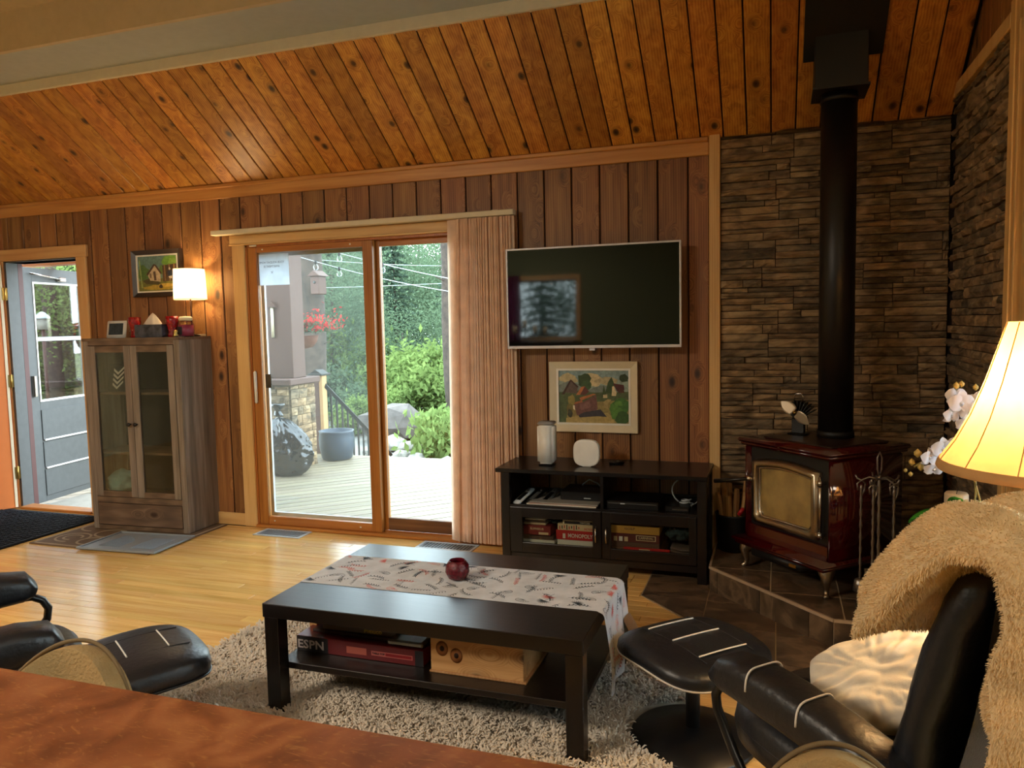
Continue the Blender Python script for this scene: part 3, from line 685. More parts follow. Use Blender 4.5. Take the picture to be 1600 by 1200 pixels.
for x in (-8.5, -6.8, -5.2, -4.0, -2.8): SP.append((x, -12.5+rng.uniform(-1, 1), 9))
TREES = []
names = {'c1': ('conifer', 'tall dark conifer standing in the forest behind the deck'), 'c2': ('young_conifer', 'mid green young conifer in the forest edge'), 'b1': ('leafy_tree', 'leafy green tree in the forest behind the garden'), 'b2': ('pale_leafy_tree', 'pale green leafy tree in the forest edge')}
for i, (x, y, row) in enumerate(SP):
    k = rng.choice(('c1', 'c1', 'b1', 'c2', 'b2', 'b1') if row not in (0, 7) else ('c2', 'b2', 'b1'))
    if row == 0: s = rng.uniform(.32, .5)
    else:
        dd = math.hypot(x, y+4.56); s = (dd*.16+1.7)/{'c1': 9.5, 'c2': 7, 'b1': 8, 'b2': 6.5}[k]*rng.uniform(.85, 1.15)*(1.25 if row == 9 else 1)
    t = thing(names[k][0], names[k][1], 'tree', (x, y, -.6), rng.uniform(0, 6), 'forest trees seen through the doors')
    t.scale = (s, s, s*rng.uniform(.9, 1.2)); link('foliage', KINDS[k], t); link('trunk', TR[k], t); TREES.append((t, row, k))
# shrubs and grasses near the house
for j, (mat, nm_, lab) in enumerate((('leaf_bright', 'shrub', 'bright green leafy shrub behind the boulder'), ('leaf_mid', 'shrub', 'low mid green shrub at the forest edge'))):
    V, F = leaves(5200, lambda r, n: shrubf(r, n, .95, 1.5), .07, 50+j, 1); KINDS['s%d' % j] = raw('foliage', V, F, M[mat])
V, F = leaves(3200, lambda r, n: np.stack([r.normal(0, .17, n), r.normal(0, .17, n), r.uniform(.02, .5, n)**1.0], 1), .055, 77, 2.5); 
a = V.reshape(-1, 4, 3); KINDS['g'] = raw('foliage', V, F, M['leaf_bright'])
for i, (x, y, k, s) in enumerate([(-8.3, 10.5, 's0', 1.0), (-7.3, 9.6, 's0', .95), (-6.3, 9.0, 's0', 1.0), (-5.4, 8.6, 's0', .9), (-9.3, 11.0, 's0', 1.1), (-7.6, 8.2, 's1', .55), (-6.6, 7.6, 's0', .5), (-6.9, 7.0, 's0', .45),
                                  (-8.5, 8.6, 's1', .8), (-9.6, 9.3, 's1', .8), (-4.2, 7.6, 's0', .6), (-4.6, 8.6, 's0', .8), (-7.9, 6.6, 's1', .6)]):
    lab = {'s0': 'bright green leafy shrub between the deck and the forest', 's1': 'dull green shrub between the deck and the forest'}[k]
    t = thing('shrub', lab, 'shrub', (x, y, -.5), i*1.3, 'garden shrubs'); t.scale = (s, s, s*1.05); link('foliage', KINDS[k], t)
    link('stem', TR['b2'], t, None, None, (.3, .3, .12))
for i, (x, y, s) in enumerate([(-4.35, 5.35, 1.3), (-4.05, 5.0, 1.2), (-4.6, 5.75, .9), (-3.9, 5.6, 1.4), (-4.2, 6.1, 1.1)]):
    t = thing('garden_plant', 'upright green perennial beside the rocks at the deck edge', 'plant', (x, y, -.45), i*2, 'perennials by the rocks'); t.scale = (s,)*3; link('foliage', KINDS['g'], t)
    link('stem', TR['b2'], t, None, None, (.1, .1, .06))
# two big pines
def pine(x, y, r, H, lean, label, seed):
    t = thing('pine_tree', label, 'tree', (x, y, -.5)); pts = [(lean*i/10*H+.03*math.sin(i*2+seed), 0, i/10*H) for i in range(11)]
    obj('trunk', MB().tube(pts, [r*(1.25-.4*i/10) for i in range(11)], 16), M['bark'], t)
    V, F = leaves(5000, lambda g, n: np.stack([g.normal(lean*H, 1.2, n), g.normal(0, 1.2, n), g.uniform(H*.62, H*1.02, n)], 1), .12, seed); o = link('foliage', raw('foliage', V, F, M['leaf_dark']), t)
    for k in range(6):
        z = 1.6+k*.5; a = k*2.1; obj('branch_stub', MB().tube([(lean*z, 0, z), (lean*z+.35*math.cos(a), .35*math.sin(a), z+.12)], [.022, .006], 6), M['bark'], t)
    return t
pine(-6.6, 5.3, .2, 9, .004, 'thick grey pine trunk behind the flower basket', 3)
pine(-5.1, 7.4, .17, 10, -.022, 'slanting grey pine trunk at the right of the sliding door view', 8)
# ---- porch post on stone pier
pt = thing('porch_post', 'brown square post on a stone pier at the deck corner', 'post', (-5.06, 2.44, DZ))
obj('shaft', MB().cbox(-.10, .25, -.13, .10, .97, 2.425, .006), M['post'], pt)
obj('cap_slab', MB().cbox(-.31, .31, -.28, .28, .90, .97, .01), M['post'], pt)
mm_ = MB().cbox(-.25, .25, -.22, .22, 0, .9, .004); obj('pier_core', mm_, M['grout'], pt)
rng = random.Random(4)
for face in range(2):
    z = 0
    while z < .88:
        h = min(rng.uniform(.06, .12), .9-z); a = -.25
        while a < .249:
            l = min(rng.uniform(.09, .26), .25-a)
            if .25-a-l < .05: l = .25-a
            loc, rz = ((a, -.22, z), 0) if face == 0 else ((.25, a*.88, z), PI/2)
            link('stone', STONES[rng.randrange(14)], pt, loc, (0, 0, rz), ((l*(1 if face == 0 else .88))-.006, .035, h-.006)); a += l
        z += h
for ob in pt.children:
    if ob.name.startswith('stone'):
        if not ob.data.name.startswith('pier'):
            pass
struct('roof_beam', MB().box(-7.5, -4.15, 2.42, 2.52, 2.36, 2.46), plain('porch_roof', '8c8d88', .6))
bpy.data.objects['roof_beam'].name = 'ceiling_porch'
# thermometer on the post
th = thing('wall_thermometer', 'pale long thermometer hung on the brown porch post', 'thermometer', (-5.03, 2.30, 1.45))
obj('body', MB().rbox(-.02, .02, -.012, 0, -.12, .2, .006), M['cream_paint'], th); obj('roof', MB().prism([(-.06, .2), (.06, .2), (0, .27)], -.02, 0, 'y'), M['post'], th)
# stair rail
nr = thing('stair_railing', 'black metal stair railing going down from the deck', 'railing', (0, 0, 0))
obj('newel_post', MB().cbox(-5.21, -5.115, 3.24, 3.36, -.5, .84, .004), M['post'], nr)
obj('newel_face', MB().cbox(-5.115, -5.07, 3.24, 3.34, -.5, .86, .004), M['newwood'], nr, label='unpainted pale wood post')
obj('post_cap', MB().cbox(-5.24, -5.05, 3.2, 3.4, .86, .885, .006).prism([(-5.22, .885), (-5.07, .885), (-5.145, .93)], 3.22, 3.38, 'y'), M['matte_black'], nr)
ra0, ra1 = Vector((-5.07, 3.3, .74)), Vector((-5.0, 4.75, -.34))
obj('top_rail', MB().tube([ra0, ra1], .03, 4), M['matte_black'], nr)
obj('bottom_rail', MB().tube([ra0-Vector((0, 0, .82)), ra1-Vector((0, 0, .45))], .02, 4), M['matte_black'], nr)
for k in range(1, 13):
    p = ra0.lerp(ra1, k/13); obj('baluster', MB().box(p.x-.009, p.x+.009, p.y-.009, p.y+.009, max(p.z-.84, -.5), p.z), M['matte_black'], nr)
# rubbish bag
bagm = plain('black_bin_bag', '101216', .16, spec=.7, bmp=.9, bs=14)
bg_ = thing('rubbish_bag', 'full black plastic rubbish bag on the deck by the stone pier', 'bag', (-4.72, 2.02, DZ))
def bagf(a, b):
    th_ = a*2*PI; z = b; r = .29*math.sin(PI*min(1, b*1.02+.08))**.55*(1-.25*b)
    r *= 1+.10*math.sin(th_*5+b*7)*b+.05*math.sin(th_*11+3*b); 
    if b > .9: r = .03+.03*(1-b)*10
    else: q_ = Vector((math.cos(th_)*2.2, math.sin(th_)*2.2, b*3.4)); r *= 1+.22*abs(MN.noise(q_*1.6))+.10*(1-2*abs(MN.noise(q_*3.7+Vector((5, 0, 0)))))-.08
    return (r*math.cos(th_)*1.05-.1*b*b, r*math.sin(th_)*.7, z*.66)
obj('sack', MB().grid(bagf, 90, 50), bagm, bg_)
obj('tied_neck', MB().lathe([(.03, .62), (.022, .65), (.06, .70), (.075, .73)], (-.09, 0, 0), 12), bagm, bg_)
# blue pot
pl = thing('planter_pot', 'slate blue round planter pot on the deck by the railing', 'pot', (-4.72, 2.95, DZ))
obj('pot', MB().lathe([(.14, 0), (.17, .02), (.195, .15), (.2, .25), (.19, .31), (.2, .33), (.175, .33), (.165, .2), (.0, .19)], n=28), plain('blue_glaze', '2c3a4a', .4), pl)
obj('soil', MB().lathe([(.0, .285), (.168, .285)], n=20), M['soil'], pl)
# hanging basket
hb = thing('hanging_basket', 'hanging basket of red flowers in front of the pine trunk', 'flowers', (-5.12, 2.98, 1.29))
obj('bowl', MB().lathe([(.02, -.10), (.1, -.085), (.15, -.02), (.17, .05), (.155, .05), (.0, .02)], n=20), plain('brown_basket', '6a3e2c', .8, bmp=1, bs=50), hb)
for a in (0, 2.1, 4.2): obj('hanger_wire', MB().tube([(.16*math.cos(a), .16*math.sin(a), .05), (0, 0, .75)], .003, 5), M['matte_black'], hb)
V, F = leaves(900, lambda g, n: np.stack([g.normal(.05, .17, n), g.normal(0, .12, n), .09+np.abs(g.normal(0, .07, n))], 1), .028, 5, 1); link('foliage', raw('foliage', V, F, M['leaf_mid']), hb)
V, F = leaves(700, lambda g, n: np.stack([g.normal(.08, .19, n), g.normal(-.02, .12, n), .1+np.abs(g.normal(0, .09, n))], 1), .026, 6, 1); o = link('blossom', raw('blossom', V, F, leafm('red_petals', 'c43a3c', .3)), hb); o['kind'] = 'stuff'
# string lights and a bird house on the pine
sl = thing('string_lights', 'white cable with clear bulbs strung across the deck', 'string lights', (0, 0, 0))
def cat_(a, b, sag, n=24): return [(a[0]+(b[0]-a[0])*t, a[1]+(b[1]-a[1])*t, a[2]+(b[2]-a[2])*t-sag*math.sin(PI*t)) for t in [i/n for i in range(n+1)]]
c1 = cat_((-5.4, 2.8, 2.33), (-2.2, 3.4, 1.62), .1); c2 = cat_((-4.9, 2.8, 2.34), (-2.0, 3.3, 1.68), .06); c3 = cat_((-9.5, 8, 2.2), (-5.3, 8, 2.16), .02); c4 = cat_((-8.6, 8, 2.75), (-4.6, 8, 2.42), .05)
for c in (c1, c2, c3, c4): obj('cable', MB().tube(c, .0042, 5), M['alu'], sl)
for p in (c1[4], c1[6], c2[3], c2[7]):
    bl = obj('bulb', MB().lathe([(.006, 0), (.014, -.02), (.03, -.06), (.026, -.085), (0, -.1)], p, 12), M['glass'], sl); obj('socket', MB().lathe([(.013, .015), (.015, -.03), (.0, -.032)], p, 10), M['matte_black'], bl)
bh = thing('bird_house', 'small brown bird house fixed to the pine trunk', 'bird house', (-6.22, 5.02, 1.90))
obj('box', MB().cbox(-.07, .07, -.1, .1, 0, .26, .01), M['post'], bh); obj('roof', MB().prism([(-.10, .26), (.10, .26), (.0, .34)], -.13, .13, 'y'), M['post'], bh); obj('hole', MB().lathe([(.02, 0), (.02, .004), (0, .004)], M=Matrix.Translation((0, -.1, .17)) @ Matrix.Rotation(PI/2, 4, 'X')), M['black'], bh)
# porch outside the front door: mat, red rafters, a far gazebo
struct('trim_6', MB().box(-7.6, -4.9, .5, .62, 2.02, 2.14).box(-7.6, -4.9, .8, .92, 2.06, 2.18), M['red_paint'])
om = obj('outdoor_mat', MB().cbox(-6.0, -5.15, .24, .75, DZ, DZ+.02, .005), cloth('speckled_mat', '8a8478', 0, 1, 90)); tag(om, 'speckled grey doormat on the porch outside the open door', 'mat')
lp = thing('log_stack', 'stack of orange peeled logs at the porch side', 'logs', (-6.75, 1.1, DZ))
for k in range(5): obj('log', MB().tube([(-.25, 0, .06+.11*k), (.28, 0, .06+.11*k)], .055, 12), M['red_paint' if k % 2 else 'newwood'], lp)
gz = thing('garden_lantern', 'white roofed lantern on a pole far beyond the front door', 'lantern', (-12.75, 6.0, -.5))
obj('roof', MB().lathe([(.17, 2.20), (.17, 2.22), (.05, 2.32), (0, 2.33)], n=4), M['alu'], gz); obj('body', MB().lathe([(.11, 2.0), (.13, 2.2)], n=4), M['palestone'], gz)
obj('pole', MB().tube([(0, 0, 0), (0, 0, 2.0)], .03, 8), M['post'], gz)
pine(-14.9, 8.0, .13, 9, .0, 'grey pine trunk seen through the glass of the open storm door', 5)

def PX(o):
    v = o.matrix_world.translation if False else Vector(o.location); d = v-Vector(CAM); return d.dot(r2)/max(.1, d.dot(fwd))
ORD = ['first', 'second', 'third', 'fourth', 'fifth', 'sixth', 'seventh', 'eighth', 'ninth', 'tenth', 'eleventh', 'twelfth', 'thirteenth', 'fourteenth', 'fifteenth', 'sixteenth']
ROWN = {0: 'nearest row', 1: 'second row', 2: 'third row', 3: 'fourth row', 4: 'fifth row', 5: 'farthest row'}
byk = {}
for o, row, k in TREES: byk.setdefault((row, k), []).append(o)
KN = {'c1': 'dark conifer', 'c2': 'mid green young conifer', 'b1': 'leafy green tree', 'b2': 'pale leafy tree'}
for (row, k), L in byk.items():
    for i, o in enumerate(sorted(L, key=PX)):
        if row == 7: o['label'] = '%s seen through the open front door, %s such from the left' % (KN[k], ORD[i]); o['group'] = 'trees beyond the front door'
        elif row == 9: o['label'] = '%s behind the rear window, %s of its kind' % (KN[k], ORD[i]); o['group'] = 'trees behind the rear window'
        else: o['label'] = '%s in the %s beyond the deck, %s such from the left' % (KN[k], ROWN[row], ORD[i])
def rank(objs, base):
    for i, o in enumerate(sorted(objs, key=PX)): o['label'] = base % ORD[i]
rank([o for o in SC.objects if o.name.startswith('garden_rock')], 'small pale rock edging the bed past the deck, %s from the left')
rank([o for o in SC.objects if o.name.startswith('garden_plant')], 'upright green perennial by the rocks, %s from the left')
rank([o for o in SC.objects if o.name.startswith('shrub') and 'bright' in o.get('label', '')], 'bright green leafy shrub past the deck, %s from the left')
rank([o for o in SC.objects if o.name.startswith('shrub') and 'dull' in o.get('label', '')], 'dull green shrub past the deck, %s from the left')
# ================================================================== TV wall
tv = thing('television', 'flat black television in a slim white frame mounted on the wood wall', 'television', (-1.0295, -.135, 1.574))
obj('case', MB().cbox(-.5225, .5225, .004, .03, -.301, .301, .006).cbox(-.25, .25, .03, .075, -.18, .18, .01), M['white'], tv)
obj('bezel', MB().frame(-.5225, .5225, -.301, .301, .011, -.004, .006).box(-.515, .515, -.003, .006, -.292, -.284), M['tvwhite'], tv, bevel=.002)
obj('screen', MB().box(-.515, .515, -.0015, .006, -.284, .292), M['screen'], tv)
obj('sensor', MB().cbox(-.012, .022, -.006, .0, -.316, -.301, .003), M['tvwhite'], tv)
obj('status_light', MB().lathe([(.004, -.001), (0, -.0015)], n=8, M=Matrix.Translation((.0, -.0045, -.298)) @ Matrix.Rotation(PI/2, 4, 'X')), M['black'], tv)
mtb = obj('wall_mount', MB().box(-.2, .2, .072, .133, -.15, .15), M['matte_black'], tv)

# painted pictures: flat patches of colour on the canvas
PAINT = {}
def pm(c):
    if c not in PAINT: PAINT[c] = plain('paint_'+c, c, .6, var=.22, vs=60, bmp=.3, bs=200)
    return PAINT[c]
def picture(name, label, x0, x1, z0, z1, fw, fmat, inner, patches, tilt=0, y=0):
    W, H = x1-x0, z1-z0; t = thing(name, label, 'picture', ((x0+x1)/2, y, (z0+z1)/2), 0, None, (0, tilt, 0))
    X0, Z0 = -W/2, -H/2
    mb = MB()
    for q in ([(0, 0), (W, 0), (W-fw, fw), (fw, fw)], [(W, 0), (W, H), (W-fw, H-fw), (W-fw, fw)], [(W, H), (0, H), (fw, H-fw), (W-fw, H-fw)], [(0, H), (0, 0), (fw, fw), (fw, H-fw)]):
        p = [(a+X0, b+Z0) for a, b in q]; o_ = [(a, -.032, b) for a, b in p[:2]]+[(a, -.016, b) for a, b in p[2:]]
        mb.add(o_+[(a, 0, b) for a, b in p], [(0, 1, 2, 3), (7, 6, 5, 4), (0, 4, 5, 1), (2, 6, 7, 3), (1, 5, 6, 2), (0, 3, 7, 4)])
    obj('frame', mb, fmat, t)
    i = fw; obj('fillet', MB().frame(X0+i-.002, -X0-i+.002, Z0+i-.002, -Z0-i+.002, inner[0], -.02, -.004), inner[1], t)
    i += inner[0]-.002; cw, ch = W-2*i, H-2*i; mats = []; mb = MB(); 
    mb.box(X0+i, X0+i+cw, -.010, -.002, Z0+i, Z0+i+ch, 0); mats.append(pm(patches[0])); k = 0
    for c, poly in patches[1:]:
        if pm(c) not in mats: mats.append(pm(c))
        k += 1; yy = -.0102-.0001*k
        pts = [(X0+i+max(0, min(1, a))*cw, yy, Z0+i+(1-max(0, min(1, b)))*ch) for a, b in poly]
        mb.add(pts, [list(range(len(pts)))], mats.index(pm(c)))
    me = mb.mesh('canvas', mats); link('canvas', me, t); return t
def blob(cx, cy, rx, ry, n=11, seed=0, j=.25):
    r = random.Random(seed); return [(cx+rx*math.cos(2*PI*k/n)*(1+r.uniform(-j, j)), cy+ry*math.sin(2*PI*k/n)*(1+r.uniform(-j, j))) for k in range(n)]
pr = ['8a9c90', ('7d9494', [(0, 0), (1, 0), (1, .16), (.5, .2), (0, .14)]), ('b8a87e', blob(.15, .16, .14, .1, seed=1)), ('c2b288', blob(.5, .18, .16, .13, seed=2)), ('aa9c78', blob(.7, .2, .16, .07, seed=3)),
      ('6e7a74', [(0, .28), (.14, .2), (.3, .26), (.45, .36), (.6, .28), (.8, .3), (.8, .5), (0, .5)]), ('4b5a38', [(0, .42), (.3, .38), (.5, .42), (1, .4), (1, 1), (0, 1)]),
      ('8b7c48', [(.3, .62), (1, .55), (1, 1), (.1, 1), (.12, .8)]), ('a89258', [(.1, .92), (.35, .85), (.7, .8), (.78, .9), (.8, 1), (.1, 1)]),
      ('2f4420', blob(.37, .2, .1, .14, 13, 4)), ('39522a', blob(.4, .27, .07, .09, 11, 5)), ('324a26', [(.67, .42), (.71, .22), (.76, .12), (.8, .26), (.79, .44)]), ('2c3c1c', blob(.93, .14, .07, .07, 9, 6)), ('2c3c1c', [(.95, .05), (.99, .2), (.9, .22)]), ('34481f', [(.62, .5), (.65, .27), (.69, .5)]),
      ('594a44', [(.06, .42), (.18, .18), (.28, .3), (.26, .44)]), ('3b2018', [(.04, .46), (.17, .17), (.185, .19), (.08, .46)]), ('3b2018', [(.18, .17), (.29, .31), (.27, .33), (.175, .2)]),
      ('b46c40', [(.25, .47), (.33, .31), (.38, .3), (.31, .46)]), ('5a2e2a', [(.31, .46), (.38, .3), (.44, .4), (.38, .47)]), ('b06a3c', [(.3, .52), (.5, .44), (.54, .45), (.32, .58)]), ('a05c38', [(.2, .62), (.33, .57), (.35, .6), (.22, .65)]),
      ('6a4640', [(.22, .65), (.36, .6), (.54, .46), (.56, .72), (.52, .8), (.26, .86)]), ('7b5750', [(.3, .66), (.45, .58), (.46, .7), (.32, .76)]), ('d8ccb0', [(.2, .66), (.23, .67), (.235, .76), (.21, .74)]),
      ('34323a', [(.28, .86), (.36, .8), (.6, .74), (.69, .88), (.55, .87), (.3, .9)]), ('8a7c40', blob(.18, .58, .06, .11, 10, 7)), ('6f6434', blob(.16, .72, .05, .1, 10, 8)), ('3a3a2a', blob(.16, .82, .04, .09, 9, 9)),
      ('4a1c18', [(.78, .24), (.93, .27), (.94, .36), (.84, .4)]), ('cdbf9a', [(.77, .3), (.79, .29), (.83, .42), (.82, .48), (.76, .48)]), ('4a2a1c', [(.86, .36), (.93, .36), (.94, .42), (.85, .42)]), ('bfae86', [(.64, .46), (.7, .45), (.7, .52), (.64, .52)]),
      ('3c6a28', blob(.88, .68, .12, .16, 13, 10)), ('4c7c30', blob(.82, .78, .1, .14, 12, 11)), ('2f5420', blob(.92, .9, .12, .12, 11, 12)), ('5a8a38', blob(.86, .62, .06, .05, 9, 13)), ('a08c5a', [(.66, .7), (.64, .6), (.7, .54), (.76, .55), (.7, .64), (.72, .74)])]
picture('framed_landscape', 'cream framed village landscape painting hung below the television', -1.322, -.778, .757, 1.187, .045, M['cream_paint'], (.012, M['white']), pr)
pl_ = ['6c8474', ('5c7a74', [(0, 0), (.7, 0), (.6, .3), (0, .4)]), ('6c9c3c', blob(.82, .16, .2, .18, 13, 1)), ('84b04c', blob(.9, .2, .12, .12, 11, 2)), ('4c6c34', blob(.14, .5, .14, .24, 12, 3)), ('5c7c34', blob(.62, .4, .1, .12, 11, 4)),
       ('6a6a2c', [(0, .7), (.3, .66), (1, .62), (1, 1), (0, 1)]), ('a89034', blob(.5, .9, .4, .07, 13, 5)), ('c8a84c', blob(.72, .84, .2, .05, 11, 6)), ('4a4424', [(.1, .7), (.34, .6), (.56, .78), (.5, .82), (.2, .8)]),
       ('c0ac90', [(.22, .5), (.42, .26), (.56, .5), (.56, .74), (.3, .7)]), ('4a3020', [(.2, .52), (.4, .23), (.44, .25), (.24, .56)]), ('4a3020', [(.4, .23), (.46, .25), (.6, .5), (.57, .53)]), ('5a4638', [(.38, .45), (.44, .43), (.46, .7), (.4, .7)]), ('7a6450', [(.28, .5), (.33, .48), (.34, .62), (.29, .62)]),
       ('4a3828', [(.62, .28), (1, .24), (1, .72), (.62, .74)]), ('8c6c44', [(.66, .26), (.69, .26), (.7, .72), (.67, .72)]), ('8c6c44', [(.78, .25), (.81, .25), (.82, .72), (.79, .72)]), ('8c6c44', [(.9, .24), (.93, .24), (.94, .7), (.91, .7)]), ('2c3448', [(.74, .44), (.86, .42), (.88, .58), (.76, .6)]), ('d4ccc0', blob(.8, .38, .03, .04, 8, 7)), ('d8d0c4', [(.77, .6), (.86, .58), (.85, .66), (.79, .66)]), ('3a2c1c', blob(.57, .88, .05, .06, 8, 8)), ('8c9c5c', [(.03, .1), (.06, .1), (.1, .9), (.07, .9)])]
picture('framed_cottage_picture', 'dark framed cottage painting hung above the display cabinet', -4.545, -4.095, 1.682, 2.024, .035, plain('dark_frame', '2c211c', .35), (.010, M['white']), pl_)

# ================================================================== TV console
co = thing('media_console', 'black brown media console below the television', 'cabinet', (-.9375, -.02, 0))
def X(a): return a+.9375
e = M['espresso']
obj('top', MB().cbox(X(-1.535), X(-.34), -.432, 0, .572, .595, .003), e, co)
for xa in (-1.505, -.395):
    for ya in (-.42, -.055): obj('leg', MB().cbox(X(xa), X(xa)+.05, ya, ya+.045, 0, .572, .002), M['espresso_z'], co)
obj('side_panel', MB().box(X(-1.492), X(-1.474), -.376, -.055, .09, .572), e, co); obj('side_panel', MB().box(X(-.376), X(-.358), -.376, -.055, .09, .572), e, co)
obj('shelf', MB().box(X(-1.474), X(-.376), -.412, -.02, .368, .385), e, co); obj('bottom', MB().box(X(-1.474), X(-.376), -.40, -.02, .10, .118), e, co)
obj('divider', MB().box(X(-.922), X(-.905), -.41, -.02, .118, .572), e, co)
obj('plinth_rail', MB().box(X(-1.455), X(-.395), -.405, -.385, .062, .1), e, co)
obj('back_panel', MB().box(X(-1.474), X(-.376), -.012, -.006, .10, .40), e, co)
for x0, x1, g0, g1, hx in ((-1.452, -.918, -1.378, -.965, -.945), (-.909, -.397, -.862, -.437, -.886)):
    d = obj('door', MB().box(X(x0), X(g0), -.425, -.407, .108, .372).box(X(g1), X(x1), -.425, -.407, .108, .372).box(X(g0), X(g1), -.425, -.407, .108, .168).box(X(g0), X(g1), -.425, -.407, .315, .372), e, co, bevel=.002)
    obj('pane', MB().box(X(g0), X(g1), -.418, -.415, .168, .315), M['smoked'], d)
    obj('handle', MB().tube([(X(hx), -.425, .195), (X(hx), -.442, .205), (X(hx), -.448, .24), (X(hx), -.442, .275), (X(hx), -.425, .285)], .0045, 8), M['chrome'], d, label='curved chrome handle')
def B(name, x0, x1, y0, y1, z0, z1, mat, label, cat, c=.002, group=None, rz=0):
    cx, cy = (x0+x1)/2, (y0+y1)/2
    o = obj(name, MB().cbox(x0-cx, x1-cx, y0-cy, y1-cy, 0, z1-z0, c), mat, None, loc=(cx, cy, z0), rot=(0, 0, rz)); return tag(o, label, cat, group)
RED = plain('game_red', 'b01c1c', .5); CRM = plain('game_cream', 'cdb48c', .6); YEL = plain('game_yellow', 'b88834', .6); BLK = plain('print_black', '17151a', .5); WHT = plain('print_white', 'd8d0c0', .6); BRN = plain('game_brown', '5c4030', .6)
def onfront(o, s, dx, dz, size, mat, w=1, bold=True):
    y = min(v.co.y for v in o.data.vertices)
    return text('lettering', s, size, mat, o, FRONT(dx, y-.0004, dz), .0003, False, w, bold)
def patch(o, name, x0, x1, z0, z1, mat, k=1):
    y = min(v.co.y for v in o.data.vertices)
    return obj(name, MB().box(x0, x1, y-.0003*k, y+.001, z0, z1), mat, o)
# left door: games
g = B('board_game', -1.185, -.93, -.40, -.16, .118, .150, plain('game_purple', '4c4658', .6), 'flat dark game box lowest of the right stack behind the left glass door', 'board game')
g = B('board_game', -1.185, -.95, -.395, -.16, .150, .1875, WHT, 'thin white and grey game box under the red one behind the left glass door', 'board game')
g = B('board_game', -1.19, -.93, -.40, -.15, .1875, .2425, RED, 'bright red board game box behind the left glass door of the console', 'board game')
onfront(g, 'MONOPOLY', .012, .025, .032, WHT, .80); patch(g, 'printed_figure', -.09, -.075, .008, .036, WHT)
g2 = B('board_game', -1.18, -.93, -.40, -.15, .2425, .2805, CRM, 'cream board game box with sketched figures lying on the red one', 'board game')
for k in range(9): patch(g2, 'printed_figure', -.115+k*.014, -.109+k*.014, .004+(k % 3)*.004, .024+(k % 4)*.003, BLK if k % 2 else RED, 1)
onfront(g2, 'PICTIONARY', .073, .012, .016, RED, .9)
g3 = B('board_game', -1.15, -.93, -.40, -.18, .2805, .3155, WHT, 'black and white game box topmost behind the left glass door', 'board game')
patch(g3, 'printed_band', -.10, .10, .001, .017, BLK); onfront(g3, 'YAHTZEE', .02, .010, .014, WHT, 1)
g = B('magazine_pile', -1.40, -1.20, -.37, -.12, .118, .15, plain('pale_green_cover', '7c8058', .6), 'flat olive covered book lowest on the left behind the left glass door', 'book')
g = B('game_manual', -1.40, -1.205, -.38, -.12, .150, .168, WHT, 'thin white booklet under the dark red box behind the left glass door', 'book')
g = B('game_manual', -1.40, -1.215, -.37, -.12, .168, .20, BRN, 'brown book between the white booklet and the dark red box', 'book')
g4 = B('board_game', -1.39, -1.225, -.39, -.14, .20, .255, plain('dull_red', '7c1c1c', .5), 'dark red card game box on the left behind the left glass door', 'board game'); patch(g4, 'printed_label', .01, .068, .004, .018, CRM); onfront(g4, 'RUMMIKUB', .0, .036, .018, CRM, .9)
for k in range(3): B('booklet', -1.395+k*.004, -1.26, -.37, -.14, .255+.013*k, .266+.013*k, [CRM, BRN, WHT][k], ['cream booklet lying directly on the dark red card game box', 'brown booklet in the middle of the three on the dark red box', 'white booklet topmost on the dark red card game box'][k], 'booklet')
def crumple(name, mat, label, cat, loc, s, seed, amp=.2):
    bm = bmesh.new(); bmesh.ops.create_icosphere(bm, subdivisions=4, radius=1); r = random.Random(seed)
    from mathutils import noise as mn
    for v in bm.verts:
        p = v.co.copy(); v.co *= 1+amp*mn.noise(p*2.2+Vector((seed, 0, 0)))+amp*.6*mn.noise(p*6+Vector((0, seed, 0))); v.co.z = max(v.co.z, -.9)
    me = bpy.data.meshes.new(name); bm.to_mesh(me); bm.free(); me.materials.append(mat); me.polygons.foreach_set('use_smooth', [True]*len(me.polygons))
    o = link(name, me, None, loc, None, s); return tag(o, label, cat)
crumple('knitted_scarf', plain('dark_teal_yarn', '1c2628', .9, bmp=1, bs=150), 'dark knitted scarf tucked beside the games behind the left glass door', 'scarf', (-1.205, -.30, .285), (.045, .08, .026), 3, .4)
# right door
g = B('board_game', -.87, -.585, -.40, -.14, .118, .172, plain('crate_brown', '63462e', .7), 'brown wood look game box lowest behind the right glass door', 'board game')
g = B('board_game', -.80, -.545, -.408, -.402, .150, .175, RED, 'red flat box leaning lowest in front behind the right glass door', 'board game'); patch(g, 'printed_label', -.04, .02, .006, .018, CRM)
g = B('board_game', -.87, -.60, -.40, -.14, .172, .2, BRN, 'plain brown game box second from the bottom behind the right glass door', 'board game')
g = B('board_game', -.87, -.60, -.40, -.14, .2, .248, plain('maroon', '5c1f1a', .6), 'maroon game box with a framed cream title behind the right glass door', 'board game')
patch(g, 'title_frame', .005, .115, .012, .042, CRM); patch(g, 'title_panel', .01, .11, .016, .038, plain('maroon2', '50261c', .6), 2); onfront(g, 'CARNIVAL', .06, .0275, .018, CRM, .95)
for k in range(3): patch(g, 'printed_figure', -.12+.03*k, -.10+.03*k, .004, .03, [CRM, WHT, CRM][k])
g = B('board_game', -.87, -.60, -.40, -.14, .248, .294, YEL, 'mustard yellow game box stacked above the maroon one', 'board game'); onfront(g, 'GOLF', -.03, .028, .018, BRN, 1.3)
g = B('board_game', -.87, -.61, -.39, -.14, .294, .308, plain('mauve', '5c4450', .6), 'thin mauve box topmost of the stack behind the right glass door', 'board game')
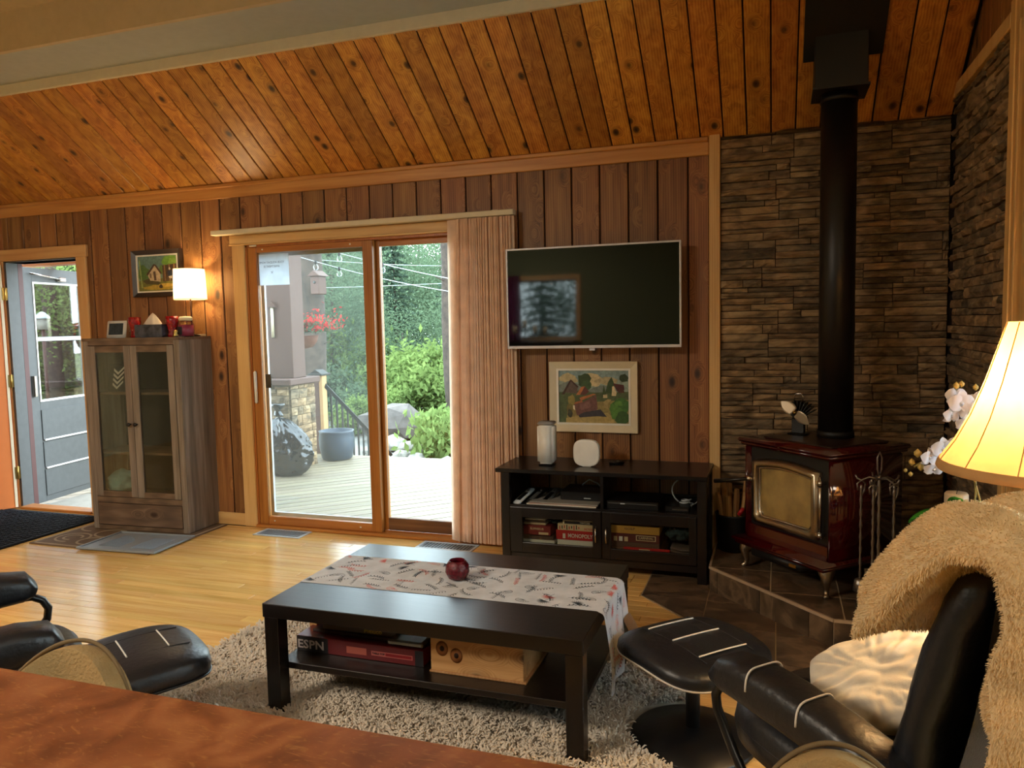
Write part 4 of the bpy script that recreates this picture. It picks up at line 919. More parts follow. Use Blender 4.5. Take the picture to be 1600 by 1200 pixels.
for k in range(4):
    o = obj('place_mat', MB().grid(lambda a, b, k=k: (-.545+.15*a, -.38+.2*b, .121+.016*k+.012*math.sin(a*PI)*-1+.012+.0*b), 10, 3), plain('taupe_cloth%d' % k, '5c5048', .9), None); sm = o.modifiers.new('s', 'SOLIDIFY'); sm.thickness = .006
    tag(o, 'folded taupe place mat, %s of the pile behind the right glass door' % ['lowest', 'second from the bottom', 'second from the top', 'topmost'][k], 'place mat')
crumple('knitted_blanket', plain('dark_green_yarn', '2c3c3c', .9, bmp=1, bs=150, var=.5, vs=70), 'bunched dark green knitted throw behind the right glass door', 'throw', (-.50, -.30, .258), (.075, .1, .055), 9, .3)
# open shelves
for k in range(3):
    B('magazine', -1.36+.01*k, -.95+.006*k, -.415, -.18, .385+.006*k, .3905+.006*k, [WHT, plain('pinkpage', 'a08478', .6), plain('greypage', '8c8880', .6)][k], ['bottom magazine with white edge on the open left shelf', 'middle magazine with pinkish edge on the open left shelf', 'top magazine with grey cover on the open left shelf'][k], 'magazine', .001, rz=[0, .03, -.02][k])
for k, (x, y, r) in enumerate(((-1.40, -.33, .3), (-1.33, -.30, .35), (-1.25, -.29, .28))):
    t = thing('remote_control', ['silver remote control leaning at the left end of the shelf', 'black remote control second from the left on the shelf', 'grey remote control third from the left on the shelf'][k], 'remote', (x, y, .403), 0, None, (math.radians(18), 0, -r))
    obj('body', MB().rbox(-.024, .024, -.09, .09, 0, .018, .006), [M['alu'], M['black'], M['storm_grey']][k], t)
    obj('buttons', MB().lathe([(.006, .0), (.006, .0195), (0, .0195)], (0, .05, 0), 10).box(-.014, .014, -.06, .03, .01, .0188), M['black'] if k != 1 else M['storm_grey'], t)
t = thing('cable_box', 'flat black cable box at the right of the open left shelf', 'electronics', (-1.06, -.22, .403)); obj('case', MB().cbox(-.12, .12, -.11, .1, .0, .05, .004), M['black'], t); obj('front_strip', MB().box(.02, .06, -.112, -.108, .012, .017), M['alu'], t)
t = thing('disc_player', 'slim black disc player on the open right shelf', 'electronics', (-.755, -.27, .385)); obj('case', MB().cbox(-.14, .15, -.13, .12, .0, .045, .003), M['black'], t); obj('tray_line', MB().box(-.13, .14, -.132, -.128, .030, .034), M['storm_grey'], t); obj('logo_plate', MB().box(-.06, -.035, -.1325, -.129, .028, .034), M['alu'], t)
t = thing('power_adapter', 'small black adapter with a shiny label on the open right shelf', 'electronics', (-.50, -.36, .385)); obj('case', MB().cbox(-.07, .06, -.04, .05, 0, .03, .004), M['black'], t); obj('label_plate', MB().box(-.03, .05, -.0412, -.038, .012, .018), M['chrome'], t)
t = thing('white_cable', 'white looped cable in the open right shelf', 'cable', (-.47, -.25, .385)); obj('loop', MB().tube([(.08*math.cos(a)+.0, .02*math.sin(a*2), .085+.08*math.sin(a)) for a in [i/20*2*PI for i in range(-6, 14)]], .004, 6), M['alu'], t); obj('coil', MB().tube([(.045*math.cos(a*3)*(.7+.3*math.sin(a)), .03*math.sin(a*3)-.05, .012+.04*a/6) for a in [i/40*2*PI for i in range(41)]], .004, 6), M['alu'], t)
t = thing('loose_cable', 'pale cable arching behind the cable box', 'cable', (-1.03, -.15, .39)); obj('wire', MB().tube([(-.07, 0, .0), (-.06, 0, .07), (-.02, 0, .10), (.03, 0, .08), (.07, 0, .04)], .004, 6), M['alu'], t)
# on top of the console
t = thing('router', 'tall white router tower on the media console', 'router', (-1.27, -.27, .595)); obj('body', MB().rbox(-.049, .049, -.06, .045, .008, .245, .016, 4), M['white'], t); obj('foot', MB().rbox(-.044, .044, -.052, .04, 0, .01, .004, 2), M['black'], t); obj('sloped_cap', MB().rbox(-.046, .046, -.055, .042, .238, .256, .006, 3), plain('grey_cap', '8e8a86', .5), t)
def squircle(r, n=40, p=3.2): return [(r*abs(math.cos(a))**(2/p)*(1 if math.cos(a) >= 0 else -1), r*abs(math.sin(a))**(2/p)*(1 if math.sin(a) >= 0 else -1)) for a in [2*PI*k/n for k in range(n)]]
t = thing('wifi_speaker', 'round cornered white wifi puck standing upright on the console', 'router', (-1.032, -.28, .674))
obj('shell', MB().prism(squircle(.077), -.018, .02, 'y'), M['white'], t, bevel=.007, seg=3)
lm, N_, L_, P_ = nm('blue_led'); P_.inputs['Emission Color'].default_value = (.3, .35, 1, 1); P_.inputs['Emission Strength'].default_value = 6
obj('status_light', MB().lathe([(.003, -.001), (0, -.002)], n=8, M=Matrix.Translation((0, -.0185, -.055)) @ Matrix.Rotation(PI/2, 4, 'X')), lm, t)
obj('foot', MB().box(-.025, .025, -.012, .014, -.079, -.074), M['white'], t)
t = thing('key_fob', 'small black remote fob lying on the right of the console', 'remote', (-.88, -.17, .595), .3); obj('body', MB().rbox(-.045, .045, -.016, .016, 0, .016, .005), M['black'], t); obj('buttons', MB().box(-.03, -.015, -.006, .006, .015, .018).box(.0, .015, -.006, .006, .015, .018), M['storm_grey'], t)

# ================================================================== display cabinet
CR = math.radians(3)
cb = thing('display_cabinet', 'weathered oak display cabinet with two glass doors', 'cabinet', (-4.684, -.378, .012), CR)
cz, cx_ = M['cab_z'], M['cab_x']; CW, CDp, CH = .818, .345, 1.373
obj('side_panel', MB().cbox(0, .018, 0, CDp, 0, CH-.02, .001), cz, cb); obj('side_panel', MB().cbox(CW-.018, CW, 0, CDp, 0, CH-.02, .001), cz, cb)
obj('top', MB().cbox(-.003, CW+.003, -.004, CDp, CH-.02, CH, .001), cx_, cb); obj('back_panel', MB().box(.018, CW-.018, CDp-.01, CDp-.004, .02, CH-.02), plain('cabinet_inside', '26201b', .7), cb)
obj('front_stile', MB().box(.018, .045, .0, .018, 0, CH-.02), cz, cb); obj('front_stile', MB().box(CW-.045, CW-.018, 0, .018, 0, CH-.02), cz, cb)
for za, zb in ((CH-.05, CH-.02), (.195, .235), (0, .028)): obj('front_rail', MB().box(.045, CW-.045, 0, .018, za, zb), cx_, cb)
obj('bottom', MB().box(.018, CW-.018, .018, CDp-.01, .205, .222), cx_, cb)
for z in (.54, .97): obj('shelf', MB().box(.02, CW-.02, .04, CDp-.012, z, z+.016), cx_, cb)
obj('drawer', MB().cbox(.05, CW-.05, -.003, .015, .033, .19, .002), wood('knotty_drawer_front', ('4c3c30', '66503e', '7c6450'), 'x', .5, knots=.5, pervar=.05, contrast=1.3), cb)
mid = CW/2
for x0, x1, g0, g1, kx in ((.048, mid-.002, .108, .355, mid-.028), (mid+.002, CW-.048, .465, .718, mid+.028)):
    d = obj('door', MB().box(x0, g0, -.006, .013, .24, CH-.054).box(g1, x1, -.006, .013, .24, CH-.054), cz, cb, bevel=.0015)
    obj('door_rail', MB().box(g0, g1, -.006, .013, .24, .28).box(g0, g1, -.006, .013, CH-.10, CH-.054), cx_, d)
    obj('pane', MB().box(g0, g1, .002, .005, .28, CH-.10), M['smoked'], d)
    obj('knob', MB().lathe([(.006, 0), (.006, .012), (.014, .018), (.014, .026), (0, .028)], n=14, M=Matrix.Translation((kx, -.006, .765)) @ Matrix.Rotation(PI/2, 4, 'X')), M['black'], d)
cbM = Matrix.Translation((-4.684, -.378, .012)) @ Matrix.Rotation(CR, 4, 'Z')
def onc(x, y, z=CH): return tuple(cbM @ Vector((x, y, z)))
o = crumple('folded_towel', cloth('aqua_towel', '6c9c98', 0, .4, 90), 'pale aqua towel bundled on the lowest shelf of the display cabinet', 'towel', onc(.155, .13, .313), (.115, .09, .09), 5, .25)
t = thing('striped_sheet', 'black folder with white chevron stripes on the top shelf of the cabinet', 'sheet', onc(.20, .10, .986), CR, None, (math.radians(-12), 0, CR))
obj('cover', MB().box(-.10, .10, -.004, .004, 0, .2), M['black'], t)  # thin black sheet carrying white chevrons
for k in range(4): obj('stripe', MB().prism([(-.06, .17-.035*k), (-.02, .14-.035*k), (.03, .185-.035*k), (.03, .17-.035*k), (-.02, .122-.035*k), (-.06, .152-.035*k)], -.0048, -.004, 'y'), WHT, t)
# things on the cabinet
t = thing('digital_frame', 'white rimmed digital photo frame on the left of the cabinet top', 'photo frame', onc(.185, .12), CR, None, (math.radians(-10), 0, CR)); obj('rim', MB().rbox(-.085, .085, -.008, .008, 0, .125, .006, 2), M['white'], t); obj('display', MB().box(-.062, .062, -.0095, -.006, .022, .105), plain('photo_dark', '2c333a', .2, var=.4, vs=30), t); obj('stand', MB().box(-.02, .02, .006, .04, 0, .06), M['black'], t)
red = plain('red_mosaic_glass', '8a0c12', .15, var=.6, vs=90, bmp=.5, bs=150)
for k, (x, lab) in enumerate(((.345, 'red mosaic candle cup left of the tissue box'), (.70, 'red mosaic candle cup right of the tissue box'))):
    t = thing('candle_cup', lab, 'candle holder', onc(x-.01*k, .13 if k == 0 else .10), CR)
    obj('cup', MB().lathe([(.03, 0), (.034, .01), (.026, .035), (.034, .07), (.044, .11), (.042, .145), (.038, .145), (.038, .11), (.0, .06)], n=20), red, t)
    V_ = MB()
    r_ = random.Random(k)
    for q in range(16):
        a, z = r_.uniform(0, 2*PI), r_.uniform(.02, .13); rr = .036+.006*math.cos(z*40); V_.lathe([(0, .002), (.004, 0), (0, -.002)], (rr*math.cos(a), rr*math.sin(a), z), 6)
    o = obj('white_beads', V_, WHT, t); o['kind'] = 'stuff'
t = thing('tissue_box', 'dark landscape printed tissue box with a tissue pulled up', 'tissue box', onc(.535, .10), CR); obj('box', MB().cbox(-.115, .115, -.06, .06, 0, .09, .002), plain('tissue_print', '3c3c44', .5, var=.9, vs=16), t)
def tis(a, b): r = .055*(1-b)**.8; w = a*2*PI; return (r*math.cos(w)*(1.3+.3*math.sin(3*w))+.015*b-.02, r*math.sin(w)*.6, .088+.085*b+.01*math.sin(w*2)*(1-b))
obj('tissue', MB().grid(tis, 28, 8), cloth('tissue_paper', 'e8dcc8', .3, .1), t)
t = thing('gold_figurine', 'tiny gold figurine in front of the red cup on the cabinet', 'figurine', onc(.755, .05), CR); obj('figure', MB().lathe([(.018, 0), (.022, .012), (.012, .025), (.018, .035), (.012, .045), (0, .05)], n=12), M['brass'], t); obj('base', MB().lathe([(.03, 0), (.03, .006), (0, .007)], (.03, 0, 0), 12), M['black'], t)
t = thing('jar_candle', 'pink jar candle with a cream lid at the right of the cabinet top', 'candle', onc(.815-.045, .14), CR)
obj('jar', MB().lathe([(.048, 0), (.056, .008), (.056, .085), (.04, .108), (.04, .115), (.034, .115), (.034, .1), (.0, .1)], n=24), M['smoked'], t)
obj('wax', MB().lathe([(.05, .004), (.051, .082), (0, .084)], n=24), plain('pink_wax', 'a83c58', .4), t); obj('lid', MB().lathe([(.04, .112), (.047, .116), (.047, .13), (.038, .14), (0, .142)], n=24), M['cream_paint'], t)
obj('label_sticker', MB().grid(lambda a, b: (.0568*math.cos(-2.5+1.1*a), .0568*math.sin(-2.5+1.1*a), .015+.055*b), 8, 1), BLK, t)
t = thing('lighter_card', 'small cream card lying at the right end of the cabinet top', 'card', onc(.775, .27), CR); obj('card', MB().cbox(-.035, .035, -.03, .03, 0, .014, .002), M['cream_paint'], t)
# table lamp on the cabinet
lx, ly = -3.935, -.125
t = thing('small_table_lamp', 'small lit table lamp with a white drum shade on the cabinet', 'lamp', (lx, ly, 1.385))
obj('base', MB().lathe([(.055, 0), (.055, .01), (.01, .018), (0, .018)], n=24), plain('dark_bronze', '2a1a14', .3, metal=.6), t)
obj('pole', MB().tube([(0, 0, .01), (0, 0, .34)], .006, 10), plain('lamp_pole', '3a2018', .3, metal=.6), t)
sh = obj('lamp_shade', MB().lathe([(.112, .262), (.104, .475)], n=40), M['shade_white'], t); sh.data.polygons.foreach_set('use_smooth', [len(p.vertices) == 4 for p in sh.data.polygons])
def openends(o):
    bm = bmesh.new(); bm.from_mesh(o.data); bmesh.ops.delete(bm, geom=[f for f in bm.faces if len(f.verts) > 4], context='FACES'); bm.to_mesh(o.data); bm.free()
openends(sh)
obj('shade_rim', MB().tube([(.112*math.cos(a), .112*math.sin(a), .262) for a in [i/32*2*PI for i in range(33)]], .002, 5).tube([(.104*math.cos(a), .104*math.sin(a), .475) for a in [i/32*2*PI for i in range(33)]], .002, 5), M['cream_paint'], t)
obj('shade_spider', MB().tube([(-.104, 0, .46), (.104, 0, .46)], .0015, 5).tube([(0, -.104, .46), (0, .104, .46)], .0015, 5).tube([(0, 0, .34), (0, 0, .46)], .003, 6), M['brass'], t)
def bulb(name, loc, power, col, r, parent=None):
    l = bpy.data.lights.new(name, 'POINT'); l.energy = power; l.color = col; l.shadow_soft_size = r; o = link(name, l, parent, loc); return o
bulb('lamp_bulb', (0, 0, .38), 3.2, (1, .72, .38), .03, t)

# ================================================================== floor things
def vent(loc, w, d, label):
    t = thing('floor_register', label, 'vent', loc); obj('frame', MB().box(-w/2, w/2, -d/2, -d/2+.02, 0, .005).box(-w/2, w/2, d/2-.02, d/2, 0, .005).box(-w/2, -w/2+.02, -d/2+.02, d/2-.02, 0, .005).box(w/2-.02, w/2, -d/2+.02, d/2-.02, 0, .005), M['alu'], t, bevel=.001)
    obj('well', MB().box(-w/2+.01, w/2-.01, -d/2+.01, d/2-.01, 0, .001), M['storm_grey'], t)
    for k in range(16): xx = -w/2+.03+k*(w-.06)/15; obj('slat', MB().box(xx-.004, xx+.004, -d/2+.018, d/2-.018, .001, .004), M['tray'], t)
vent((-3.25, -.128, 0), .375, .165, 'white metal floor register by the left of the sliding door')
vent((-2.0, -.122, 0), .39, .155, 'metal floor register below the vertical blind')
t = thing('black_doormat', 'thick ribbed black doormat inside the front door', 'mat', (-5.43, -.60, 0)); obj('mat', MB().cbox(-.56, .56, -.52, .50, 0, .016, .006), M['mat_black'], t)
mb = MB(); rr_ = random.Random(2)
for i in range(26):
    for j in range(24):
        x, y = -.52+i*.0416, -.48+j*.04; a = (i*7+j*3) % 4; 
        if (i//2+j//2) % 2: mb.box(x-.016, x+.016, y-.006, y+.006, .014, .021)
        else: mb.box(x-.006, x+.006, y-.016, y+.016, .014, .021)
o = obj('ribs', mb, M['mat_black'], t); o['kind'] = 'stuff'
t = thing('brown_rug', 'brown patterned rug under the display cabinet', 'rug', (-4.30, -.405, 0)); obj('rug', MB().cbox(-.52, .51, -.385, .37, 0, .007, .002), M['mat_brown'], t)
obj('border', MB().box(-.51, -.49, -.375, .36, .007, .0085).box(-.51, .50, -.375, -.357, .007, .0085).box(.48, .50, -.357, .36, .007, .0085), M['mat_cream'], t)
for k, (cx0, cy0, r) in enumerate(((-.33, -.2, .10), (-.33, -.2, .055), (-.12, -.24, .08), (-.38, .05, .09), (-.15, -.05, .09))):
    pts = [(cx0+r*math.cos(a)*1.2, cy0+r*math.sin(a), .0075) for a in [i/24*2*PI*.8 for i in range(25)]]; obj('scroll_pattern', MB().tube(pts, .009, 5, sq=(1, .12)), M['mat_cream'], t)
t = thing('boot_tray', 'pale grey ribbed plastic boot tray in front of the display cabinet', 'tray', (-4.06, -.605, .0085), math.radians(4)); obj('tray', MB().cbox(-.31, .30, -.2, .2, 0, .006, .002).box(-.31, -.296, -.2, .2, .006, .014).box(.286, .30, -.2, .2, .006, .014).box(-.296, .286, -.2, -.186, .006, .014).box(-.296, .286, .186, .2, .006, .014), M['tray'], t, bevel=.002)
for k in range(12): obj('rib', MB().tube([(-.2+k*.014, -.12, .008), (-.2+k*.014, .12-.002*k*k*.4, .008)], .0035, 5).tube([(.06+k*.014, -.13, .008), (.06+k*.014, .1, .008)], .0035, 5), M['tray'], t)

# ================================================================== shag rug
rug = thing('shag_rug', 'cream shag rug with long pile under the coffee table', 'rug', (-1.31, -2.06, 0))
RX0, RX1, RY0, RY1 = -2.33, -.30, -2.72, -1.40
TX0, TX1, TY0, TY1, TZ = -1.772, -.568, -2.285, -1.500, .43
obj('backing', MB().cbox(-1.02, 1.01, -.66, .66, 0, .008, .003), M['rugback'], rug)
def shag(n, seed):
    r = np.random.RandomState(seed); x = r.uniform(RX0, RX1, n); y = r.uniform(RY0, RY1, n)
    clump = np.sin(x*41+np.sin(y*23)*2)*np.cos(y*37+np.sin(x*17)*2)
    L = r.uniform(.03, .052, n)*(1+.15*clump); a = r.uniform(0, 2*PI, n)*.6+clump*2.2+x*3; lean = r.uniform(.35, .95, n)
    keep = (np.hypot(x+.262, y+1.99) > .235)
    for lx_ in (TX0+.033, TX1-.033):
        for ly_ in (TY0+.033, TY1-.033): keep &= (np.abs(x-lx_) > .038) | (np.abs(y-ly_) > .038)
    x, y, clump, L, a, lean = [q[keep] for q in (x, y, clump, L, a, lean)]; n = len(x)
    d = np.stack([np.cos(a), np.sin(a)], 1); w = r.uniform(.0026, .0045, n)
    rows = []
    for t, h, ww in ((0, 0, .8), (.45, .62, 1.1), (.8, .85, 1.), (1.0, .78, .35)):
        cx, cy = x+d[:, 0]*L*lean*t, y+d[:, 1]*L*lean*t; cz_ = .008+L*h*(1-.35*lean)
        px, py = -d[:, 1]*w*ww, d[:, 0]*w*ww
        rows.append((np.stack([cx+px, cy+py, cz_], 1), np.stack([cx-px, cy-py, cz_], 1), np.stack([cx, cy, cz_+w*.9*ww], 1)))
    V = np.stack([v for r_ in rows for v in r_], 1).reshape(-1, 3); base = np.arange(n)[:, None]*12
    F = []
    for k in range(3):
        for a_, b_ in ((0, 2), (2, 1)): F.append(np.concatenate([base+3*k+a_, base+3*k+b_, base+3*(k+1)+b_, base+3*(k+1)+a_], 1))
    return V, np.stack(F, 1).reshape(-1, 4)
V, F = shag(52000, 3); V[:, 0] += 1.31; V[:, 1] += 2.06
o = link('pile', raw('pile', V, F, M['pile'], smooth=True), rug); o['kind'] = 'stuff'

# ================================================================== coffee table
TX0, TX1, TY0, TY1, TZ = -1.772, -.568, -2.285, -1.500, .43
tb = thing('coffee_table', 'black brown coffee table with a lower shelf on the shag rug', 'table', (-1.17, -1.8925, 0))
def T(x0, x1, y0, y1, z0, z1, c=.002): return MB().cbox(x0+1.17, x1+1.17, y0+1.8925, y1+1.8925, z0, z1, c)
obj('tabletop', T(TX0, TX1, TY0, TY1, TZ-.052, TZ, .0025), e, tb)
for xa in (TX0+.004, TX1-.062):
    for ya in (TY0+.004, TY1-.062): obj('leg', T(xa, xa+.058, ya, ya+.058, .009, TZ-.052), M['espresso_z'], tb)
obj('lower_shelf', T(TX0+.02, TX1-.02, TY0+.06, TY1-.06, .166, .19), e, tb)
# runner with printed sprigs; s runs along the table then down its right end
RY = (-2.045, -1.685)
rn = thing('table_runner', 'white table runner printed with grey and coral botanicals on the coffee table', 'table runner', (0, 0, 0))
def runpos(s, y, lift=0):
    L1 = 1.20
    wob = .004*math.sin(y*60)
    if s < L1: x, z = TX0+s, TZ+.0012; 
    if s < L1-.0: nx, nz = 0, 1
    if s >= L1:
        a = min(1, (s-L1)/.05)*PI/2; nx, nz = math.sin(a), math.cos(a)
        if s < L1+.05: x = TX0+L1+.002+.018*math.sin(a); z = TZ+.0012-.018*(1-math.cos(a))
        else:
            q = s-L1-.05; fl = .5+.5*math.sin(y*34+1); x = TX0+L1+.02+.010*math.sin(q*9)+.018*fl*min(1, q*5); z = TZ-.017-q
    return (x+nx*lift, y+(.02*(s-1.2)*.6 if s > 1.2 else .012*(s/1.2)), z+nz*lift)
obj('cloth', MB().grid(lambda a, b: runpos(a*1.53, RY[0]+(RY[1]-RY[0])*b), 90, 24), M['runner'], rn)
obj('lining', MB().grid(lambda a, b: (lambda p: (p[0]+.004+.04*a*(1-a)*2+.03*b*a, p[1]+.03*a, p[2]))(runpos(1.36+a*.19, RY[1]-.10+(.10)*b)), 10, 6), cloth('brown_lining', '8a6c50'), rn)
def motifs():
    r = random.Random(12); mb = MB()
    def leaf(s, y, a, L, w, m):
        pts = [(s+math.cos(a)*L*t-math.sin(a)*q*w, y+math.sin(a)*L*t+math.cos(a)*q*w) for t, q in ((0, 0), (.3, .5), (.65, .42), (1, 0), (.65, -.42), (.3, -.5))]
        pts = [(p[0], min(max(p[1], RY[0]+.003), RY[1]-.003)) for p in pts]
        mb.add([runpos(max(.003, p[0]), p[1], .0006) for p in pts], [list(range(6))], m)
    def line(pts, w, m):
        for (s0, y0), (s1, y1) in zip(pts, pts[1:]):
            d = math.hypot(s1-s0, y1-y0) or 1; n = (-(y1-y0)/d*w, (s1-s0)/d*w); q = [(s0+n[0], y0+n[1]), (s1+n[0], y1+n[1]), (s1-n[0], y1-n[1]), (s0-n[0], y0-n[1])]
            if all(RY[0]+.002 < b < RY[1]-.002 and a > .003 for a, b in q): mb.add([runpos(a, b, .0006) for a, b in q], [(0, 1, 2, 3)], m)
    cells = [(i, j) for i in range(24) for j in range(5)]
    for i, j in cells:
        s = .03+i*.063+r.uniform(-.02, .02)+(.03 if j % 2 else 0); y = RY[0]+.035+j*.073+r.uniform(-.015, .015); a = r.uniform(0, 2*PI); k = r.choice('sfhdss'); m = 1 if r.random() < .3 else 0
        if s > 1.5: continue
        if k == 's':   # sprig with paired leaves
            cv = r.uniform(-8, 8); st = [(s+math.cos(a+cv*t*.1)*t*.075, y+math.sin(a+cv*t*.1)*t*.075) for t in [q/6 for q in range(7)]]; line(st, .0008, m)
            for q in range(1, 7):
                for sd_ in (-1, 1): leaf(st[q][0], st[q][1], a+sd_*.8+cv*.07, .014, .0046, m)
        elif k == 'f':  # flower head
            for q in range(13): leaf(s, y, a+(q-6)*.27, .032, .0034, m)
            line([(s, y), (s-math.cos(a)*.03, y-math.sin(a)*.03)], .0008, 0)
        elif k == 'h':  # half round seed head with curved outline
            line([(s+math.cos(a+t)*.033, y+math.sin(a+t)*.02) for t in [q*PI/10 for q in range(11)]], .001, m)
            for q in range(9): line([(s, y), (s+math.cos(a+q*PI/8)*.03, y+math.sin(a+q*PI/8)*.018)], .0006, m)
        else:
            for q in range(7): t = q/6; leaf(s+t*.07*math.cos(a), y+t*.07*math.sin(a), a+1.3, .011, .0048, 0); line([(s+t*.06*math.cos(a), y+t*.06*math.sin(a)), (s+t*.06*math.cos(a)-.016, y+t*.06*math.sin(a)+.003)], .0006, m)
    return mb
o = obj('printed_sprigs', motifs(), [M['print_grey'], M['print_coral']], rn); o['kind'] = 'stuff'
t = thing('votive_holder', 'round dark red crackle glass votive holder on the table runner', 'candle holder', (-1.178, -1.855, TZ+.0015))
obj('bowl', MB().lathe([(.022, 0), (.036, .008), (.0475, .032), (.045, .058), (.033, .076), (.031, .078), (.029, .075), (.04, .056), (.042, .032), (.03, .012), (0, .008)], n=32), plain('red_crackle_glass', '5c0f1c', .12, var=.5, vs=70, bmp=.8, bs=120), t)
obj('candle', MB().lathe([(.026, .011), (.026, .03), (0, .031)], n=20), plain('dark_wax', '4a0c18', .5), t)
# things on the lower shelf
g = B('game_box', -1.742, -1.205, -2.125, -1.86, .19, .25, plain('dark_red_box', '5c0a10', .3), 'long dark red sports game box on the lower shelf of the coffee table', 'board game')
patch(g, 'black_end', -.2685, -.13, .001, .059, BLK); patch(g, 'black_end', .235, .2685, .001, .059, BLK)
text('lettering', 'ESPN', .046, plain('grey_print', 'a09898', .4), g, FRONT(-.205, -.1345, .028), .0003, False, 1.15, True)
patch(g, 'game_board', -.05, .035, .016, .042, plain('pinkish', 'a8584c', .5)); patch(g, 'title_frame', .055, .225, .020, .037, plain('pinkish2', 'b0605c', .5)); patch(g, 'title_band', .115, .222, .023, .034, plain('red_band', '7c1018', .4), 2)
text('lettering', 'TABLE TOP', .011, BLK, g, FRONT(.085, -.1337, .0285), .0003, False, .95, True)
t = B('clear_case', -1.36, -1.215, -2.11, -1.90, .25, .272, plain('silver_plastic', '9aa0a4', .12, metal=.6), 'silver plastic blister case on the right of the red game box', 'case', .006)
t = B('picture_book', -1.70, -1.36, -2.08, -1.88, .25, .262, plain('dark_cover', '3a2a2c', .35), 'dark covered book lying on the red game box', 'book'); 
t = B('picture_book', -1.66, -1.34, -2.07, -1.88, .262, .29, plain('grey_cover', '4c4440', .3), 'thick book with a yellow title on top of the dark covered book', 'book'); onfront(t, 'Mexico', .06, .014, .026, plain('yellow_print', 'c0a84c', .5), 1)
t = B('wood_caddy', -1.755, -1.72, -2.02, -1.80, .19, .32, M['newwood'], 'pale upright wood piece at the left end of the lower shelf', 'box')
pine_box = wood('raw_pine', ('a87c48', 'c89c64', 'd8b07c'), 'x', .5, knots=.75, pervar=.05)
t = thing('pine_box', 'raw pine wooden box with big knots on the lower shelf', 'box', (-.99, -2.0, .19)); obj('front_board', MB().cbox(-.175, .175, -.145, -.13, .006, .13, .002), pine_box, t); obj('back_board', MB().cbox(-.175, .175, .10, .115, .006, .13, .002), pine_box, t)
obj('base_board', MB().cbox(-.18, .185, -.15, .12, 0, .007, .001), M['newwood'], t); obj('end_board', MB().cbox(-.175, -.16, -.13, .10, .006, .13, .002), pine_box, t); obj('end_board', MB().cbox(.16, .175, -.13, .10, .006, .13, .002), pine_box, t)
for kx_, kz_ in ((-.13, .09), (-.075, .07)):
    for r0, r1, c_ in ((.024, .019, '8a5428'), (.019, .010, 'a86c3c'), (.009, .0, '2a1408')): obj('knot', MB().lathe([(r0, 0), (r0, .0004+.0002*(r0 < .02)+.0003*(r0 < .01)), (0, .0004+.0002*(r0 < .02)+.0003*(r0 < .01))], n=20, M=Matrix.Translation((kx_, -.145, kz_)) @ Matrix.Rotation(PI/2, 4, 'X') @ Matrix.Diagonal((1, 1.15, 1, 1))), plain('knot_'+c_, c_, .6), t)
# ================================================================== wood stove
SA = math.radians(-46)
sv = thing('wood_stove', 'burgundy enamel wood stove with a nickel door on the raised hearth', 'stove', (-.19, -.43, HZ), SA); sv.scale = (.945, 1, 1)
en = M['enamel']
obj('top_plate', MB().rbox(0, .65, 0, .53, .662, .682, .006, 2).rbox(.012, .638, .012, .52, .645, .664, .004, 2), en, sv)
obj('cook_top', MB().cbox(.09, .56, .10, .48, .682, .690, .003), plain('speckled_cook_top', '2a1c16', .3, var=.6, vs=60), sv)
obj('body', MB().box(.045, .605, .055, .50, .16, .645), M['matte_black'], sv)
obj('side_panel', MB().rbox(.022, .05, .03, .50, .165, .645, .008, 3), en, sv); obj('side_panel', MB().rbox(.60, .628, .03, .50, .165, .645, .008, 3), en, sv)
obj('base_lip', MB().rbox(.0, .65, -.045, .50, .150, .166, .006, 2).rbox(.012, .638, -.03, .50, .132, .152, .004, 2), en, sv)
obj('lower_panel', MB().cbox(.05, .60, .03, .06, .166, .235, .003), en, sv)
obj('ash_drawer', MB().rbox(.12, .47, -.01, .3, .085, .13, .006, 2), M['matte_black'], sv); obj('drawer_label', MB().box(.40, .445, -.0125, -.0095, .10, .116), M['brass'], sv)
# arched door
def arch(x0, x1, z0, z1, h, n=14):
    c = .02; top = [(x1-(x1-x0)*k/n, z1+h*math.sin(PI*k/n)) for k in range(n+1)]
    return [(x0, z0+c), (x0+c, z0), (x1-c, z0), (x1, z0+c)]+top
def archring(o_, i_, y0, y1):
    n = len(o_); vs = [(a, y1, b) for a, b in o_]+[(a*.75+c*.25, y0, b*.75+d*.25) for (a, b), (c, d) in zip(o_, i_)]+[(a*.25+c*.75, y0, b*.25+d*.75) for (a, b), (c, d) in zip(o_, i_)]+[(c, y0+.008, d) for c, d in i_]+[(c, y1, d) for c, d in i_]
    fs = []
    for r in range(4): fs += [(r*n+k, r*n+(k+1) % n, (r+1)*n+(k+1) % n, (r+1)*n+k) for k in range(n)]
    return MB().add(vs, fs, 0, True)
dr = obj('door', archring(arch(.085, .545, .245, .575, .022), arch(.128, .502, .285, .54, .018), .018, .052), M['nickel'], sv, label='brushed nickel arched door frame')
obj('inner_rim', archring(arch(.124, .506, .281, .543, .018), arch(.138, .492, .295, .53, .016), .033, .052), M['chrome'], dr)
gl = plain('tan_stove_glass', '8c7443', .16, var=.35, vs=9, coat=.5)  # mottled tan glass
obj('stove_glass', MB().prism(arch(.132, .498, .288, .535, .017), .045, .05, 'y'), gl, dr)
obj('hinge_rod', MB().tube([(.566, .02, .27), (.566, .02, .56)], .008, 10), M['chrome'], dr)
for z in (.285, .53): obj('hinge_knuckle', MB().tube([(.566, .02, z-.014), (.566, .02, z+.014)], .013, 12).box(.54, .575, .018, .05, z-.007, z+.007), M['chrome'], dr)
